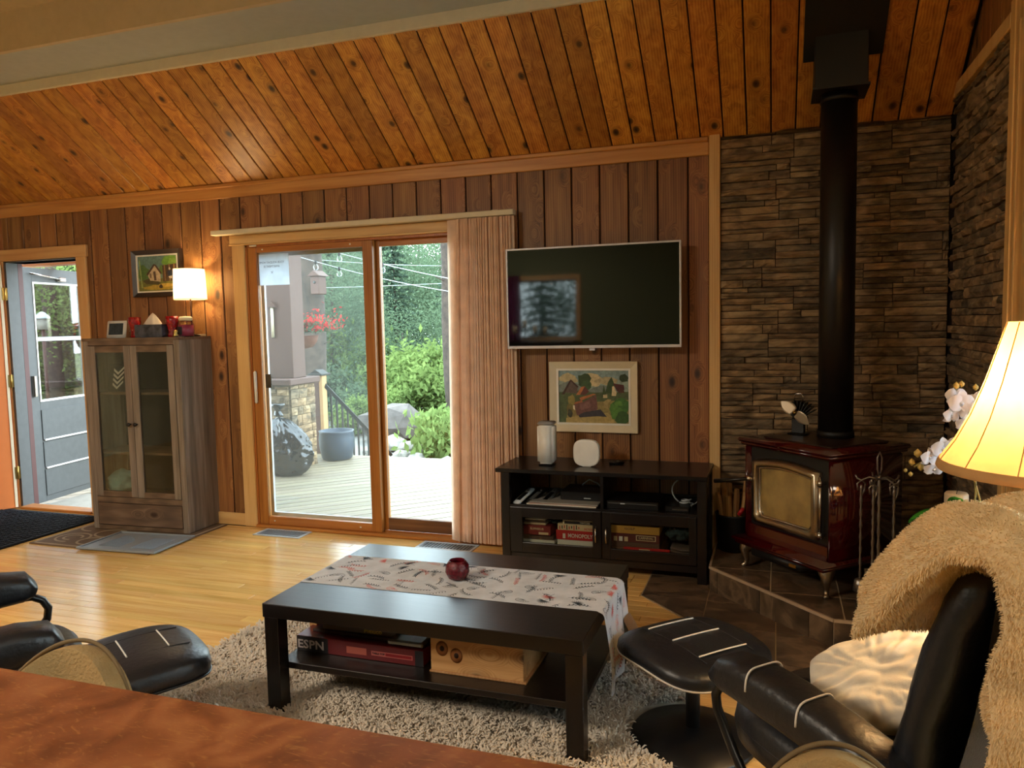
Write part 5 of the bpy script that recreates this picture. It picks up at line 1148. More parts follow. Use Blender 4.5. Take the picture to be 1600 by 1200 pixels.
obj('door_handle', MB().tube([(.088, .02, .475), (.055, -.03, .47), (-.08, -.085, .445)], [.010, .009, .012], 10), M['black'], sv); obj('handle_knob', MB().lathe([(.014, -.01), (.017, 0), (.014, .012), (0, .014)], (.082, .012, .475), 14), M['chrome'], sv)
def leg(cx, cy, dx, dy):
    pts = []; R = []
    for t, off, r in ((0, 0, .040), (.12, .012, .040), (.3, .028, .028), (.5, .024, .020), (.72, .016, .014), (.88, .020, .012), (.95, .030, .014), (1, .034, .017)):
        pts.append((cx+dx*off, cy+dy*off, .135*(1-t)+.002)); R.append(r)
    return MB().tube(pts, R, 14)
for cx0, cy0, dx, dy in ((.06, .04, -1, -1), (.59, .04, 1, -1), (.06, .45, -1, .6), (.59, .45, 1, .3)): obj('leg', leg(cx0, cy0, dx*.8, dy*.8), M['nickel'], sv, label='nickel cabriole leg')
# flue pipe and ceiling box
px_, py_ = .287, -.372
fl_ = thing('flue_pipe', 'tall black stove pipe rising to a square black ceiling box', 'stove pipe', (px_, py_, HZ+.690))
obj('pipe', MB().lathe([(.084, 0), (.084, 1.70)], n=40), plain('black_flue', '161210', .42, metal=.3), fl_)
obj('collar', MB().lathe([(.089, 0), (.089, .03), (.084, .032)], n=40).lathe([(.0875, 1.655), (.0875, 1.675), (.084, 1.677)], n=40), M['matte_black'], fl_)
obj('ceiling_box', MB().cbox(-.118, .118, -.125, .125, 1.70, 2.3, .003).box(-.126, .126, -.133, .133, 1.695, 1.705), M['matte_black'], fl_)
obj('trim_plate', MB().add([(-.168, -.008, 1.888), (.19, -.008, 1.888), (.19, -.38, 1.888+.372*SL), (-.168, -.38, 1.888+.372*SL), (-.168, -.008, 1.864), (.19, -.008, 1.864), (.19, -.38, 1.864+.372*SL), (-.168, -.38, 1.864+.372*SL)], [(0, 1, 2, 3), (7, 6, 5, 4), (0, 4, 5, 1), (2, 6, 7, 3), (1, 5, 6, 2), (0, 3, 7, 4)]), M['matte_black'], fl_)
# heat powered fan
fn_ = thing('stove_fan', 'small black heat powered fan with pale blades on the stove top', 'fan', (.112, -.33, HZ+.690), math.radians(-22))
obj('base', MB().rbox(-.05, .05, -.03, .03, 0, .008, .003, 2).cbox(-.032, .032, -.012, .012, .008, .085, .002), M['black'], fn_)
mb = MB()
for k in range(11): a = (k-5)*.2; mb.box(-.002, .002, -.03, .03, .0, .095, M=Matrix.Translation((0, .01, .08)) @ Matrix.Rotation(a, 4, 'Y'))
o = obj('cooling_fins', mb.rbox(-.03, .03, -.012, .02, .07, .12, .008, 2), M['black'], fn_); o['kind'] = 'stuff'
obj('carry_loop', MB().tube([(-.022, 0, .16), (-.022, 0, .20), (-.014, 0, .212), (.014, 0, .212), (.022, 0, .20), (.022, 0, .16)], .0028, 8), M['chrome'], fn_)
for sgn in (1, -1):
    def bl(a, b, sgn=sgn): r = .008+.085*a; w = .030*math.sin(PI*min(1, .2+a*.85))**.6; y = (b-.5)*2*w; return (sgn*r, -.05-.010*y/.03*sgn*.9, .0+y)
    o = obj('blade', MB().grid(bl, 10, 6), plain('pale_gold_blade', 'b8a890', .3, metal=.5), fn_, loc=(0, 0, .118), rot=(0, math.radians(38), 0)); s_ = o.modifiers.new('s', 'SOLIDIFY'); s_.thickness = .002
obj('hub', MB().lathe([(.009, 0), (.009, .025), (0, .026)], n=14, M=Matrix.Translation((0, -.035, .118)) @ Matrix.Rotation(PI/2, 4, 'X')), M['brass'], fn_)
# fire tools
ft = thing('fireplace_tools', 'twisted wrought iron fireplace tool set standing beside the wood stove', 'fireplace tools', (.43, -.915, HZ), .3)
ir = M['steel_dark']
obj('stand_base', MB().lathe([(.09, 0), (.092, .008), (.02, .014), (0, .016)], n=24), ir, ft)
def twist(p0, p1, r, n=30, amp=.25): return [Vector(p0).lerp(Vector(p1), i/n) for i in range(n+1)], [r*(1+amp*math.sin(i*1.9)) for i in range(n+1)]
a, b = twist((0, 0, .01), (0, 0, .60), .007); obj('centre_pole', MB().tube(a, b, 8), ir, ft)
obj('carry_loop', MB().tube([(0, 0, .59), (-.009, 0, .63), (-.010, 0, .68), (0, 0, .705), (.010, 0, .68), (.009, 0, .63), (0, 0, .60)], .004, 6), ir, ft)
for k in range(5):
    an = k*2*PI/5+.2; ca, sa = math.cos(an), math.sin(an); R_ = .072
    obj('hook_arm', MB().tube([(0, 0, .585), (ca*.04, sa*.04, .592), (ca*R_, sa*R_, .575), (ca*(R_+.016), sa*(R_+.016), .582), (ca*(R_+.024), sa*(R_+.024), .598)], .0045, 6), ir, ft)
    zb = (.17, .06, .12, .2, .08)[k]
    a, b = twist((ca*R_, sa*R_, .555), (ca*R_, sa*R_, zb), .0055, 26, .3)
    tl = obj('tool', MB().tube(a, b, 7).tube([(ca*R_-.014, sa*R_, .53), (ca*R_-.018, sa*R_, .56), (ca*R_, sa*R_, .575), (ca*R_+.018, sa*R_, .56), (ca*R_+.014, sa*R_, .53), (ca*R_, sa*R_, .50)], .004, 6), ir, ft)
    hd = [MB().prism([(-.03, .0), (.03, 0), (.034, .07), (-.034, .07)], -.003, .003, 'y'), MB().tube([(0, 0, .05), (.0, 0, 0), (.03, 0, .01)], .006, 6), MB().lathe([(.03, 0), (.024, .05), (.008, .06), (0, .06)], n=12), MB().prism([(-.03, .0), (.03, 0), (.034, .05), (-.034, .05)], -.003, .003, 'y'), MB().tube([(-.02, 0, 0), (0, 0, .04), (.02, 0, 0)], .005, 6)][k]
    obj('tool_head', hd, ir, tl, loc=(ca*R_, sa*R_, zb-.045))
# kindling bucket
kb = thing('kindling_bucket', 'black bucket of split kindling between the console and the stove', 'bucket', (-.222, -.155, HZ))
obj('bucket', MB().lathe([(.075, 0), (.085, .01), (.098, .20), (.102, .21), (.094, .21), (.088, .06), (0, .05)], n=28), M['matte_black'], kb)
rng = random.Random(8)
for k in range(10):
    a = k*.63; r = .045+.02*(k % 2); tip = (math.cos(a)*(r+.02), math.sin(a)*(r+.015), .33+rng.uniform(-.03, .06)); obj('kindling_stick', MB().tube([(math.cos(a)*r*.6, math.sin(a)*r*.6, .06), tip], [.016, .014], 4), M['newwood'], kb)
obj('red_lighter', MB().rbox(-.012, .012, -.008, .008, 0, .05, .004, 2, M=Matrix.Translation((.03, -.07, .215)) @ Matrix.Rotation(.6, 4, 'Y')), RED, kb)

# ================================================================== leather furniture
le = M['leather']
def slab(L, W, H, n=22, pw=3.4, sag=0, crown=.012):
    """soft upholstered slab, superellipse plan, domed top"""
    mb = MB()
    rings = [(.90, 0), (.975, .012), (1.0, H*.45), (.985, H*.8), (.93, H*.97), (.75, H+crown*.6), (.4, H+crown*.95), (.0, H+crown)]
    N_ = 56; vs = []; fs = []
    for s, z in rings:
        for k in range(N_):
            a = 2*PI*k/N_; c_, s_ = math.cos(a), math.sin(a); x = abs(c_)**(2/pw)*(1 if c_ >= 0 else -1)*L/2*s; y = abs(s_)**(2/pw)*(1 if s_ >= 0 else -1)*W/2*s
            vs.append((x, y, z-sag*(x/(L/2))**2))
    for i in range(len(rings)-1):
        for k in range(N_): fs.append((i*N_+k, i*N_+(k+1) % N_, (i+1)*N_+(k+1) % N_, (i+1)*N_+k))
    fs.append(list(range(N_))[::-1]); return mb.add(vs, fs, 0, True)
def edge(L, W, z, pw=3.4, n=72, a0=0, a1=1, sag=0):
    P = []
    for k in range(n+1):
        a = 2*PI*(a0+(a1-a0)*k/n); c_, s_ = math.cos(a), math.sin(a); x = abs(c_)**(2/pw)*(1 if c_ >= 0 else -1)*L/2; P.append((x, abs(s_)**(2/pw)*(1 if s_ >= 0 else -1)*W/2, z-sag*(x/(L/2))**2))
    return P
def ottoman(loc, rz, label, tilt, perf=True, slabz=.285, lines=(.13, 0, -.13), hw=.115):
    t = thing('ottoman', label, 'footstool', loc, rz)
    obj('base_disc', MB().lathe([(.205, 0), (.212, .008), (.205, .018), (.08, .045), (.03, .05), (0, .05)], n=48), plain('black_base', '0d0d0e', .4, bmp=.1), t)
    obj('column', MB().tube([(0, 0, .045), (0, 0, slabz+.01)], .024, 16), M['matte_black'], t)
    L, W, H = .45, .44, (.062 if perf else .085)
    s = obj('cushion', slab(L, W, H, sag=.02), le, t, loc=(0, 0, slabz), rot=(0, tilt, 0))
    obj('under_shell', MB().prism(squircle(.17, 36, 3.4), -.012, .01), M['matte_black'], s)
    obj('welt', MB().tube(edge(L*.985, W*.985, .014, sag=.02), .0032, 6), M['piping'] if perf else le, s, label='white piping' if perf else None)
    zc = H+.012*.93
    if perf: obj('perforated_panel', MB().grid(lambda a, b: (-.13+.26*a, -hw+.03+(2*hw-.03)*b, zc+.0016-.02*((-.13+.26*a)/(L/2))**2-.006*abs(b-.5)), 12, 6), M['leather2'], s)
    for x in lines:
        zz = lambda y: zc+.004-.02*(x/(L/2))**2-.010*(abs(y)/(W/2))**2
        obj('piping', MB().tube([(x, -hw+.03+(2*hw-.03)*q/10, zz(-hw+.03+(2*hw-.03)*q/10)) for q in range(11)], .0028, 6), M['piping'], s, label='white piping')
    for y in (-hw+.03, hw): obj('seam', MB().tube([(-.165+.33*q/12, y, zc+.0015-.02*((-.165+.33*q/12)/(L/2))**2-.003) for q in range(13)], .0022, 5), M['leather2'], s)
    return t
ottoman((-.262, -1.99, 0), math.radians(-43.5), 'black leather ottoman with white piping between the coffee table and the hearth', math.radians(0), slabz=.290)
ottoman((-2.03, -2.625, 0), math.radians(57), 'black leather ottoman without side piping left of the coffee table', math.radians(-3), perf=False, lines=(.1, -.03), slabz=.278, hw=.10)
def cushion_back(w, t0, path, mat, parent, name, side=0):
    """soft pad swept along a path in the local xz plane, width w along y"""
    n = len(path); vs = []; fs = []; K = 20
    for i, (x, z, th) in enumerate(path):
        a = path[max(i-1, 0)]; b = path[min(i+1, n-1)]; d = Vector((b[0]-a[0], b[1]-a[1])).normalized(); nr = Vector((-d.y, d.x))
        for k in range(K):
            q = 2*PI*k/K; c_, s_ = math.cos(q), math.sin(q); yy = abs(c_)**.4*(1 if c_ >= 0 else -1)*w/2*(1 if 0 < i < n-1 else .93); hh = abs(s_)**.75*(1 if s_ >= 0 else -1)*th/2
            vs.append((x+nr.x*hh, yy, z+nr.y*hh))
    for i in range(n-1):
        for k in range(K): fs.append((i*K+k, i*K+(k+1) % K, (i+1)*K+(k+1) % K, (i+1)*K+k))
    fs += [list(range(K))[::-1], [(n-1)*K+k for k in range(K)]]
    return obj(name, MB().add(vs, fs, 0, True), mat, parent)
def recliner(loc, rz, label, sp=.262, piped=True):
    t = thing('recliner', label, 'armchair', loc, rz)
    obj('base_disc', MB().lathe([(.30, 0), (.31, .01), (.30, .02), (.1, .05), (.035, .06), (0, .06)], n=48), M['black'], t)
    obj('column', MB().tube([(0, 0, .05), (0, 0, .30)], .03, 16), M['matte_black'], t)
    s = obj('seat', slab(.66, .49, .115, sag=.012), le, t, loc=(.10, 0, .315), rot=(0, math.radians(-5), 0))
    obj('welt', MB().tube(edge(.65, .485, .06, sag=.012), .003, 6), M['leather2'], s)
    for x in (.20, .02): obj('seam', MB().tube([(x, -.2+.04*q, .1295-.012*(x/.33)**2-.008*(abs(-.2+.04*q)/.235)**2) for q in range(11)], .003, 5), M['leather2'], s)
    bp = [(-.125, .40, .06), (-.14, .47, .10), (-.155, .56, .115), (-.17, .64, .09), (-.185, .69, .105), (-.21, .78, .11), (-.232, .85, .09), (-.247, .885, .10), (-.268, .93, .09), (-.282, .955, .05)]
    b = cushion_back(.50, .13, bp, le, t, 'backrest')
    obj('back_shell', MB().grid(lambda a, q: (-.185-.13*a-.02*math.sin(PI*a)-.012*math.cos((q-.5)*PI), (q-.5)*.46, .36+.58*a), 12, 10), M['leather2'], b)
    for zq, xq in ((.64, -.122), (.85, -.185)): obj('seam', MB().tube([(xq-.012*abs(q-5)/5, -.19+.038*q, zq) for q in range(11)], .003, 5), M['leather2'], b)
    for sd in (-1, 1):
        y = sd*sp
        f = obj('arm_frame', MB().tube([(-.16, y, .46), (-.05, y, .495), (.15, y, .505), (.27, y, .518), (.325, y, .512), (.352, y, .495), (.367, y, .465), (.362, y, .43), (.30, y, .34), (.18, y, .20), (.06, y*.8, .09), (-.02, y*.5, .055)], .0125, 10), M['black'], t)
        pad_ = cushion_back(.12, .07, [(-.19, .495, .03), (-.15, .515, .075), (-.02, .532, .10), (.12, .548, .104), (.24, .556, .10), (.305, .552, .085), (.332, .540, .035)], le, t, 'arm_pad'); pad_.location = (0, y, 0)
        for xq, zq in ((.20, .607), (.05, .592)) if piped else ():
            obj('piping', MB().tube([(xq, abs(math.cos(q))**.4*(1 if math.cos(q) >= 0 else -1)*.0615, zq-.052+.0545*math.sin(q)**.75) for q in [.02+(PI-.04)*i/22 for i in range(23)]], .0026, 6), M['piping'], pad_, label='white piping')
    return t
RC = recliner((.304, -2.655, 0), math.radians(136.2), 'black leather recliner in front of the hearth with a fleece over its back')
RL = recliner((-2.345, -3.13, 0), math.radians(57), 'black leather recliner at the left edge behind the tan chair', piped=False); RL.scale = (1.06, 1.1, 1.04)
# pillow on the right recliner
pw_ = thing('throw_pillow', 'crumpled white pillow on the seat of the right recliner', 'pillow', (.262, -2.50, .500))
Zp = Vector((-.30, -.50, .80)).normalized(); Xp = (Vector((1, .22, .08))-Zp*Vector((1, .22, .08)).dot(Zp)).normalized(); Yp = Zp.cross(Xp)
pw_.rotation_euler = Matrix(((Xp.x, Yp.x, Zp.x), (Xp.y, Yp.y, Zp.y), (Xp.z, Yp.z, Zp.z))).to_euler()
def pil(a, b):
    u_, v_ = 2*a-1, 2*b-1; e_ = (max(0, (1-u_**4)*(1-v_**4)))**.5; pinch = 1-.10*(u_*u_*v_*v_); return (u_*.175*(1-.12*v_*v_), v_*.14*(1-.12*u_*u_), e_)
from mathutils import noise as MN
for sgn in (1,):
    def top(a, b):
        x, y, e_ = pil(a, b); r_ = math.hypot(x, y); an = math.atan2(y, x); n = MN.noise(Vector((x*8, y*8, 1)))*.022+abs(MN.noise(Vector((math.cos(an)*4, math.sin(an)*4, r_*9))))*.014*min(1, r_*9)+abs(MN.noise(Vector((x*11+3, y*26, 2))))*.02; return (x, y, e_*(.055+n))
    def bot(a, b): x, y, e_ = pil(a, b); return (x, y, -e_*.045)
    mb = MB().grid(top, 60, 60).grid(bot, 30, 30); o = obj('cushion', mb, M['pillow'], pw_)
# fleece blanket thrown over the back of the right recliner
fb_ = thing('fleece_blanket', 'thick cream fleece blanket draped over the back of the right recliner', 'blanket', (.304, -2.655, 0), math.radians(136.2))
def ribbon(path, th, y0f, y1f, nv=60, foldA=.012, foldF=3, seed=0):
    """closed thick cloth: path list of (x,z,thick) in local xz; y range may vary along the path"""
    pts = []; 
    # resample
    P = [Vector((a, b)) for a, b, c in path]; T_ = [c for a, b, c in path]; d = [0]
    for i in range(1, len(P)): d.append(d[-1]+(P[i]-P[i-1]).length)
    NU = 70
    def at(s):
        s *= d[-1]
        for i in range(1, len(P)):
            if s <= d[i]+1e-9: q = (s-d[i-1])/(d[i]-d[i-1]); q2 = q; return P[i-1].lerp(P[i], q2), T_[i-1]+(T_[i]-T_[i-1])*q2
        return P[-1], T_[-1]
    C_ = [at(i/NU) for i in range(NU+1)]
    for _ in range(4): C_ = [C_[0]]+[((C_[i-1][0]+C_[i][0]*2+C_[i+1][0])/4, (C_[i-1][1]+2*C_[i][1]+C_[i+1][1])/4) for i in range(1, NU)]+[C_[-1]]
    def surf(s, vv, side):
        i = min(int(s*NU), NU); c, th_ = C_[i]; a = C_[max(i-1, 0)][0]; b = C_[min(i+1, NU)][0]; t_ = (b-a).normalized(); n_ = Vector((-t_.y, t_.x))
        y0, y1 = y0f(s), y1f(s); y = y0+(y1-y0)*vv
        endt = min(1, math.sqrt(max(0, 1-(2*vv-1)**8)))*min(1, math.sqrt(min(1, min(s, 1-s)*16+.02)))
        fo = foldA*math.sin(vv*foldF*2*PI+s*2.5+seed)*(.3+s)*1.3+foldA*.6*math.sin(vv*foldF*5.3*PI+1.7*seed)*s; nz = MN.noise(Vector((s*7, vv*6, seed)))*.018
        off = fo+nz+side*th_*.5*endt*(1+.25*math.sin(vv*foldF*4*PI+seed*2))
        return (c.x+n_.x*off, y, c.y+n_.y*off)
    NVv = nv; vs = []
    for side in (1, -1):
        for i in range(NU+1):
            for j in range(NVv+1): vs.append(surf(i/NU, j/NVv, side))
    K = (NU+1)*(NVv+1); fs = []
    for sd in (0, 1):
        for i in range(NU):
            for j in range(NVv): fs.append((sd*K+i*(NVv+1)+j, sd*K+(i+1)*(NVv+1)+j, sd*K+(i+1)*(NVv+1)+j+1, sd*K+i*(NVv+1)+j+1))
    for i in range(NU):
        for j in (0, NVv): a = i*(NVv+1)+j; b = (i+1)*(NVv+1)+j; fs.append((a, b, K+b, K+a))
    for j in range(NVv):
        for i in (0, NU): a = i*(NVv+1)+j; fs.append((a, a+1, K+a+1, K+a))
    return vs, fs
pathA = [(-.085, .80, .05), (-.11, .84, .085), (-.155, .91, .09), (-.215, .985, .09), (-.285, 1.035, .085), (-.35, 1.05, .08), (-.395, 1.01, .075), (-.405, .94, .07), (-.395, .86, .08), (-.38, .80, .085), (-.372, .74, .09), (-.368, .68, .08)]
vsA, fsA = ribbon(pathA, .06, lambda s: .325+.02*s, lambda s: -.30, foldA=.017, foldF=4.6, seed=1)
fb_me = MB().add(vsA, fsA, 0, True)
cl_ = obj('cloth', fb_me, M['fleece'], fb_)
def nap(me_vs, me_fs, n, seed, L0=.013):
    r = np.random.RandomState(seed); V = np.array(me_vs); F = np.array(me_fs); A = V[F[:, 0]]; B_ = V[F[:, 1]]; C_ = V[F[:, 2]]; D = V[F[:, 3]]
    N_ = np.cross(C_-A, D-B_); ar = np.linalg.norm(N_, axis=1); idx = r.choice(len(F), n, p=ar/ar.sum()); a, b = r.uniform(0, 1, (2, n, 1))
    P = (A[idx]*(1-a)+B_[idx]*a)*(1-b)+(D[idx]*(1-a)+C_[idx]*a)*b; cen = V.mean(0); 
    N_ = N_[idx]/np.maximum(ar[idx][:, None], 1e-9)
    return P, N_, r
bmn = bpy.data.meshes['cloth'] if False else cl_.data
vn = np.array([v.co[:] for v in bmn.vertices]); fnn = np.array([list(p.vertices) for p in bmn.polygons]); P, Nn, r = nap(vn, fnn, 230000, 4)
nn_ = len(P); L0 = r.uniform(.004, .009, (nn_, 1)); tx = r.normal(size=(nn_, 3)); tx -= (tx*Nn).sum(1)[:, None]*Nn; tx /= np.linalg.norm(tx, axis=1)[:, None]; ty = np.cross(Nn, tx); w_ = .00055
tip = P+Nn*L0+tx*L0*.22+np.array([0, 0, -.5])*L0
Vn = np.stack([P-ty*w_, P+ty*w_, (P+tip)/2+Nn*.002+ty*w_*1.2, tip, (P+tip)/2+Nn*.002-ty*w_*1.2], 1).reshape(-1, 3)
b5 = np.arange(nn_)[:, None]*5; Fn = np.stack([np.concatenate([b5, b5+1, b5+2, b5+4], 1)], 1).reshape(-1, 4); Fn2 = np.concatenate([b5+4, b5+2, b5+3, b5+3], 1)
me = bpy.data.meshes.new('nap'); me.from_pydata(Vn.tolist(), [], Fn.tolist()+[[int(a), int(b), int(c)] for a, b, c, _ in Fn2]); me.materials.append(M['fleece']); me.polygons.foreach_set('use_smooth', [True]*len(me.polygons))
o = link('nap', me, fb_); o['kind'] = 'stuff'

# ================================================================== side table, lamp, orchid
sw = thing('side_table', 'dark side table behind the right recliner', 'table', (.645, -2.02, 0))
obj('tabletop', MB().cbox(-.20, .20, -.37, .37, .60, .625, .004), e, sw)
for a in (-.17, .17):
    for b in (-.33, .33): obj('leg', MB().cbox(a-.018, a+.018, b-.018, b+.018, 0, .60, .002), M['espresso_z'], sw)
tl_ = thing('large_table_lamp', 'large lit table lamp with a gold bell shade at the right edge', 'lamp', (.665, -2.27, .625))
obj('base', MB().lathe([(.07, 0), (.075, .012), (.03, .03), (.02, .06), (.05, .12), (.06, .18), (.045, .26), (.015, .31), (.008, .40), (0, .41)], n=32), M['brass'], tl_)
prof = [(.252, .405), (.245, .42), (.212, .47), (.178, .54), (.145, .63), (.118, .72), (.10, .78)]
sh = obj('lamp_shade', MB().lathe(prof, n=48), M['shade_gold'], tl_); openends(sh)
obj('shade_trim', MB().lathe([(.2535, .392), (.2565, .398), (.2535, .408), (.248, .418)], n=48), cloth('shade_braid', 'c09460'), tl_); openends(tl_.children[-1])
for k in range(12):
    a = k*PI/6; obj('shade_rib', MB().tube([((r_+.001)*math.cos(a), (r_+.001)*math.sin(a), z) for r_, z in prof], .0016, 5), cloth('shade_rib_tape', 'b88c54') if k == 0 else bpy.data.materials['shade_rib_tape'], tl_)
bulb('lamp_bulb', (0, 0, .60), 10, (1, .66, .30), .03, tl_)
oc = thing('white_orchid', 'white orchid with two flower spikes in a small pot on the side table', 'orchid', (.60, -1.74, .625))
obj('pot', MB().lathe([(.045, 0), (.055, .01), (.065, .10), (.068, .115), (.058, .115), (.05, .08), (0, .075)], n=24), plain('wicker_pot', '6c5848', .8, var=.5, vs=80, bmp=1, bs=90), oc)
def leafp(az, L, w, drop, z0=.11):
    def f(a, b): r = .01+L*a; ww = w*math.sin(PI*min(1, .12+.88*a))**.7*(b-.5)*2; z = z0+.05*math.sin(PI*a*.7)-drop*a*a+abs(b-.5)*.02; return (r*math.cos(az)-ww*math.sin(az), r*math.sin(az)+ww*math.cos(az), z)
    o = obj('leaf', MB().grid(f, 12, 6), M['leaf_pot'], oc); s_ = o.modifiers.new('s', 'SOLIDIFY'); s_.thickness = .003
for az, L, w, dr_ in ((PI+.1, .17, .030, .04), (-2.2, .09, .042, -.06), (-.4, .10, .036, .0), (1.0, .14, .03, .02), (-1.3, .07, .036, -.05), (.1, .16, .03, -.02)): leafp(az, L, w, dr_)
pet = cloth('orchid_petal', 'dfe4ee', .35, .05)
def spike(pts, flowers, buds):
    obj('stem', MB().tube(pts, .0035, 7), plain('stem_gold', '8c8048', .5), oc) if 'stem_gold' not in bpy.data.materials else obj('stem', MB().tube(pts, .0035, 7), bpy.data.materials['stem_gold'], oc)
    for fx, fy, fz, s, az, el in flowers:
        fl = link('flower', None, oc, (fx, fy, fz), (el, 0, az))
        mbf = MB()
        for k, (an, L, w) in enumerate(((90, .033, .014), (215, .033, .013), (325, .033, .013), (12, .033, .022), (168, .033, .022))):
            an = math.radians(an); L *= s; w *= s
            def f(a, b, an=an, L=L, w=w, k=k): r = L*a; ww = w*math.sin(PI*min(.98, .1+.88*a))**.6*(b-.5)*2; return (r*math.cos(an)-ww*math.sin(an), -.004*(k > 2)-.010*math.sin(a*2.2)+.012*a*a-.004*abs(b-.5), r*math.sin(an)+ww*math.cos(an))
            mbf.grid(f, 6, 4)
        mbf.lathe([(.006*s, 0), (.008*s, -.006), (0, -.012)], n=8, M=Matrix.Rotation(-PI/2, 4, 'X'))
        bpy.data.objects.remove(fl); o = obj('flower', mbf, pet, oc, loc=(fx, fy, fz), rot=(el, 0, az))
        obj('lip', MB().lathe([(.004, 0), (.009*s, -.008), (.004, -.018), (0, -.02)], n=8, M=Matrix.Rotation(PI/2, 4, 'X')), bpy.data.materials.get('orchid_lip') or plain('orchid_lip', 'c8a848', .5), o)
    for bx, by, bz, s in buds: obj('bud', MB().lathe([(0, -.012*s), (.009*s, -.004*s), (.010*s, .004*s), (0, .014*s)], (bx, by, bz), 12), bpy.data.materials.get('orchid_bud') or plain('orchid_bud', 'a89450', .5), oc)
spike([(.01, 0, .10), (.018, 0, .22), (.012, 0, .34), (-.005, 0, .43), (-.03, 0, .50), (-.05, -.01, .54)],
      [(-.035, -.02, .515, 1.25, .2, .1), (-.005, -.02, .49, 1.15, -.4, .0), (-.062, -.01, .475, .95, .6, .1), (-.02, -.02, .45, .95, .1, .4), (-.045, -.0, .535, 1.0, .0, -.3), (.02, 0, .52, 1.0, -.7, .1)], [(-.045, 0, .57, 1), (-.03, 0, .575, .9), (.01, 0, .565, .9)])
spike([(.025, 0, .10), (.03, 0, .20), (.005, 0, .29), (-.05, 0, .335), (-.11, -.01, .34), (-.165, -.01, .30)],
      [(-.085, -.02, .365, 1.15, .3, .1), (-.125, -.02, .335, 1.0, .6, .1), (-.11, -.02, .300, .95, .2, .5), (-.03, -.01, .375, 1.25, -.2, .1)], [(-.155, -.01, .345, 1.2), (-.172, -.01, .315, 1.0), (-.145, -.01, .300, 1.1), (-.19, -.01, .287, .6), (-.175, -.01, .275, .7)])
ca = thing('pillar_candle', 'thick cream pillar candle on the side table behind the orchid', 'candle', (.578, -1.68, .625)); ca.location = (.575, -1.62-.06, .625)
obj('wax', MB().lathe([(.034, 0), (.036, .006), (.036, .20), (.032, .206), (.0, .20)], n=28), plain('cream_wax', 'b8a88c', .5), ca); obj('wick', MB().tube([(0, 0, .2), (.002, 0, .213)], .0012, 5), M['black'], ca)
B('folded_paper', .44, .52, -1.95, -1.85, .6255, .640, WHT, 'small pale folded paper on the corner of the side table', 'paper')

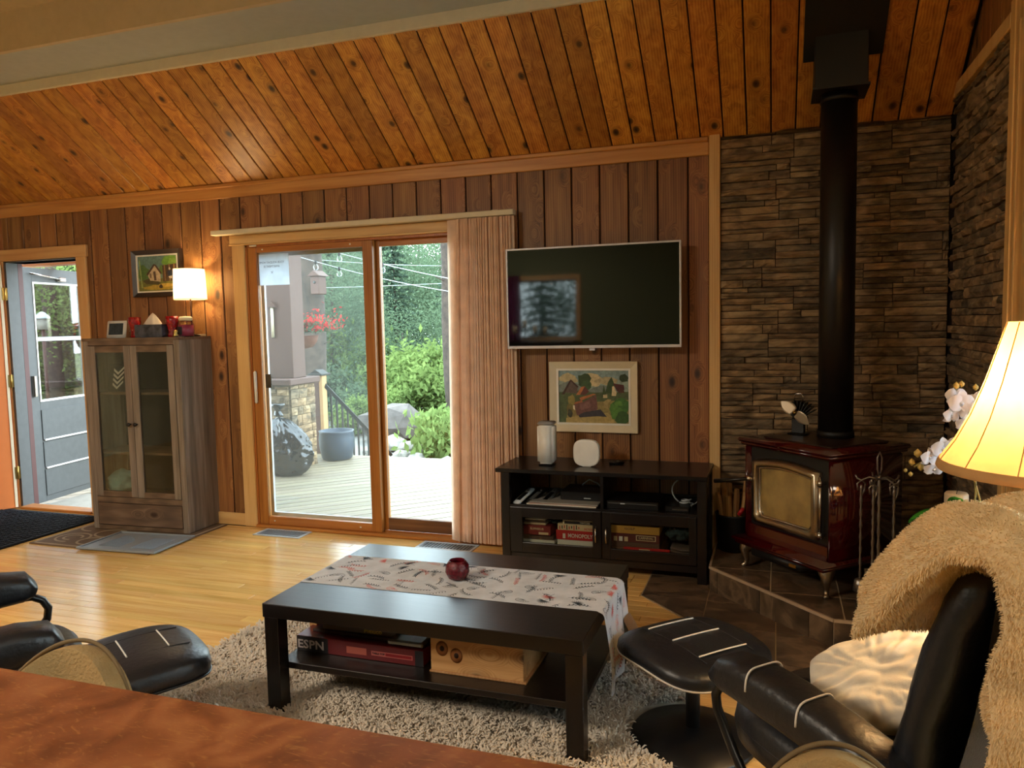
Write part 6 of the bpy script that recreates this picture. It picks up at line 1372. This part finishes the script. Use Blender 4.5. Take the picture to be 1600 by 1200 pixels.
# ================================================================== counter and the chairs behind it
ct = thing('breakfast_counter', 'copper brown laminate counter across the foreground', 'counter', (-1.3, -4.0, 0))
obj('worktop', MB().cbox(-1.5, 1.42, -.36, .248, .892, .93, .006), M['counter'], ct)
obj('cabinet_base', MB().cbox(-1.45, 1.36, -.30, -.02, 0, .892, .003), M['cab_z'], ct)
def tweed_chair(loc, rz, label, h=.86, w=.40, top=.05):
    t = thing('tweed_chair', label, 'chair', loc, rz)
    obj('seat', slab(.44, .44, .08), M['tweed'], t, loc=(.0, 0, .42))
    def bk(a, b): # rounded shell back
        y = (a-.5)*w; z = .44+(h-.44)*b*(1-.0*abs(a-.5)); cut = (1-abs(2*a-1)**2.1)**.5 if abs(2*a-1) < 1 else 0; z = .44+(h-.44)*b*(.42+.58*cut); return (-.20-.10*b+.10*abs(2*a-1)**2, y, z)
    o = obj('backrest', MB().grid(bk, 24, 14), M['tweed'], t); s_ = o.modifiers.new('s', 'SOLIDIFY'); s_.thickness = .05; s_.offset = 0
    bv = o.modifiers.new('b', 'BEVEL'); bv.width = .018; bv.segments = 3; bv.limit_method = 'ANGLE'; bv.angle_limit = 1
    obj('piping', MB().tube([(lambda p: (p[0]-.02, p[1], p[2]+.004))(bk(i/30, 1)) for i in range(31)], .004, 6), plain('tweed_piping', '6c5838', .8) if 'tweed_piping' not in bpy.data.materials else bpy.data.materials['tweed_piping'], o)
    for a in (-.17, .17):
        for b in (-.17, .17): obj('leg', MB().tube([(a*.8, b*.8, .425), (a, b, 0)], [.018, .012], 8), M['espresso_z'], t)
    return t
tweed_chair((-1.17, -3.77, 0), math.radians(-70), 'tan tweed chair tucked at the counter at the lower left', .83, .31)
tweed_chair((.05, -3.68, 0), math.radians(-98), 'tan woven chair at the bottom right by the recliner', .787, .29)
yc = thing('yellow_cloth', 'yellow cloth laid over the top of the tan chair at the bottom right', 'cloth', (.055, -3.46, .752))
obj('fold', MB().grid(lambda a, b: (-.045+.09*a+.01*math.sin(b*4), -.05-.03*b+.006*math.sin(a*9), .025-.05*(2*a-.9)**2*.5-.10*b*b), 12, 10), cloth('yellow_fabric', 'd0a040'), yc)
# candelabra on a dresser under the rear window, reflected in the television
ds = thing('dresser', 'dark dresser under the rear window', 'dresser', (-3.5, -6.78, 0)); obj('case', MB().cbox(-.7, .7, -.2, .2, 0, 1.15, .004), e, ds)
for k in range(3): d = obj('drawer', MB().cbox(-.66, .66, .2, .215, .1+.34*k, .40+.34*k, .003), e, ds); obj('knob', MB().lathe([(.015, 0), (.02, .02), (0, .025)], (0, .215, .25+.34*k), 12), M['chrome'], d)
cn = thing('candelabra', 'five armed black candelabra with cream candles on the dresser', 'candle holder', (-3.58, -6.72, 1.15))
obj('stand', MB().lathe([(.07, 0), (.07, .01), (.01, .02), (.01, .2), (0, .2)], n=16), M['black'], cn)
for k, (x, z) in enumerate(((-.32, .10), (-.16, .12), (0, .2), (.16, .12), (.32, .10))):
    a_ = obj('arm', MB().tube([(0, 0, .05), (x*.5, 0, .03), (x, 0, .06), (x, 0, z)], .006, 6).lathe([(.035, 0), (.035, .006), (0, .007)], (x, 0, z), 14), M['black'], cn); obj('candle', MB().lathe([(.03, 0), (.03, .11), (0, .112)], (x, 0, z+.006), 14), M['cream_paint'], a_)
cu_ = thing('purple_curtain', 'purple curtain beside the rear window', 'curtain', (-4.05, -6.93, 2.15)); obj('panel', MB().grid(lambda a, b: (-.28+.62*a, .02*math.sin(a*38), -1.0*b), 60, 4), cloth('purple_cloth', '6c2850', .3), cu_)
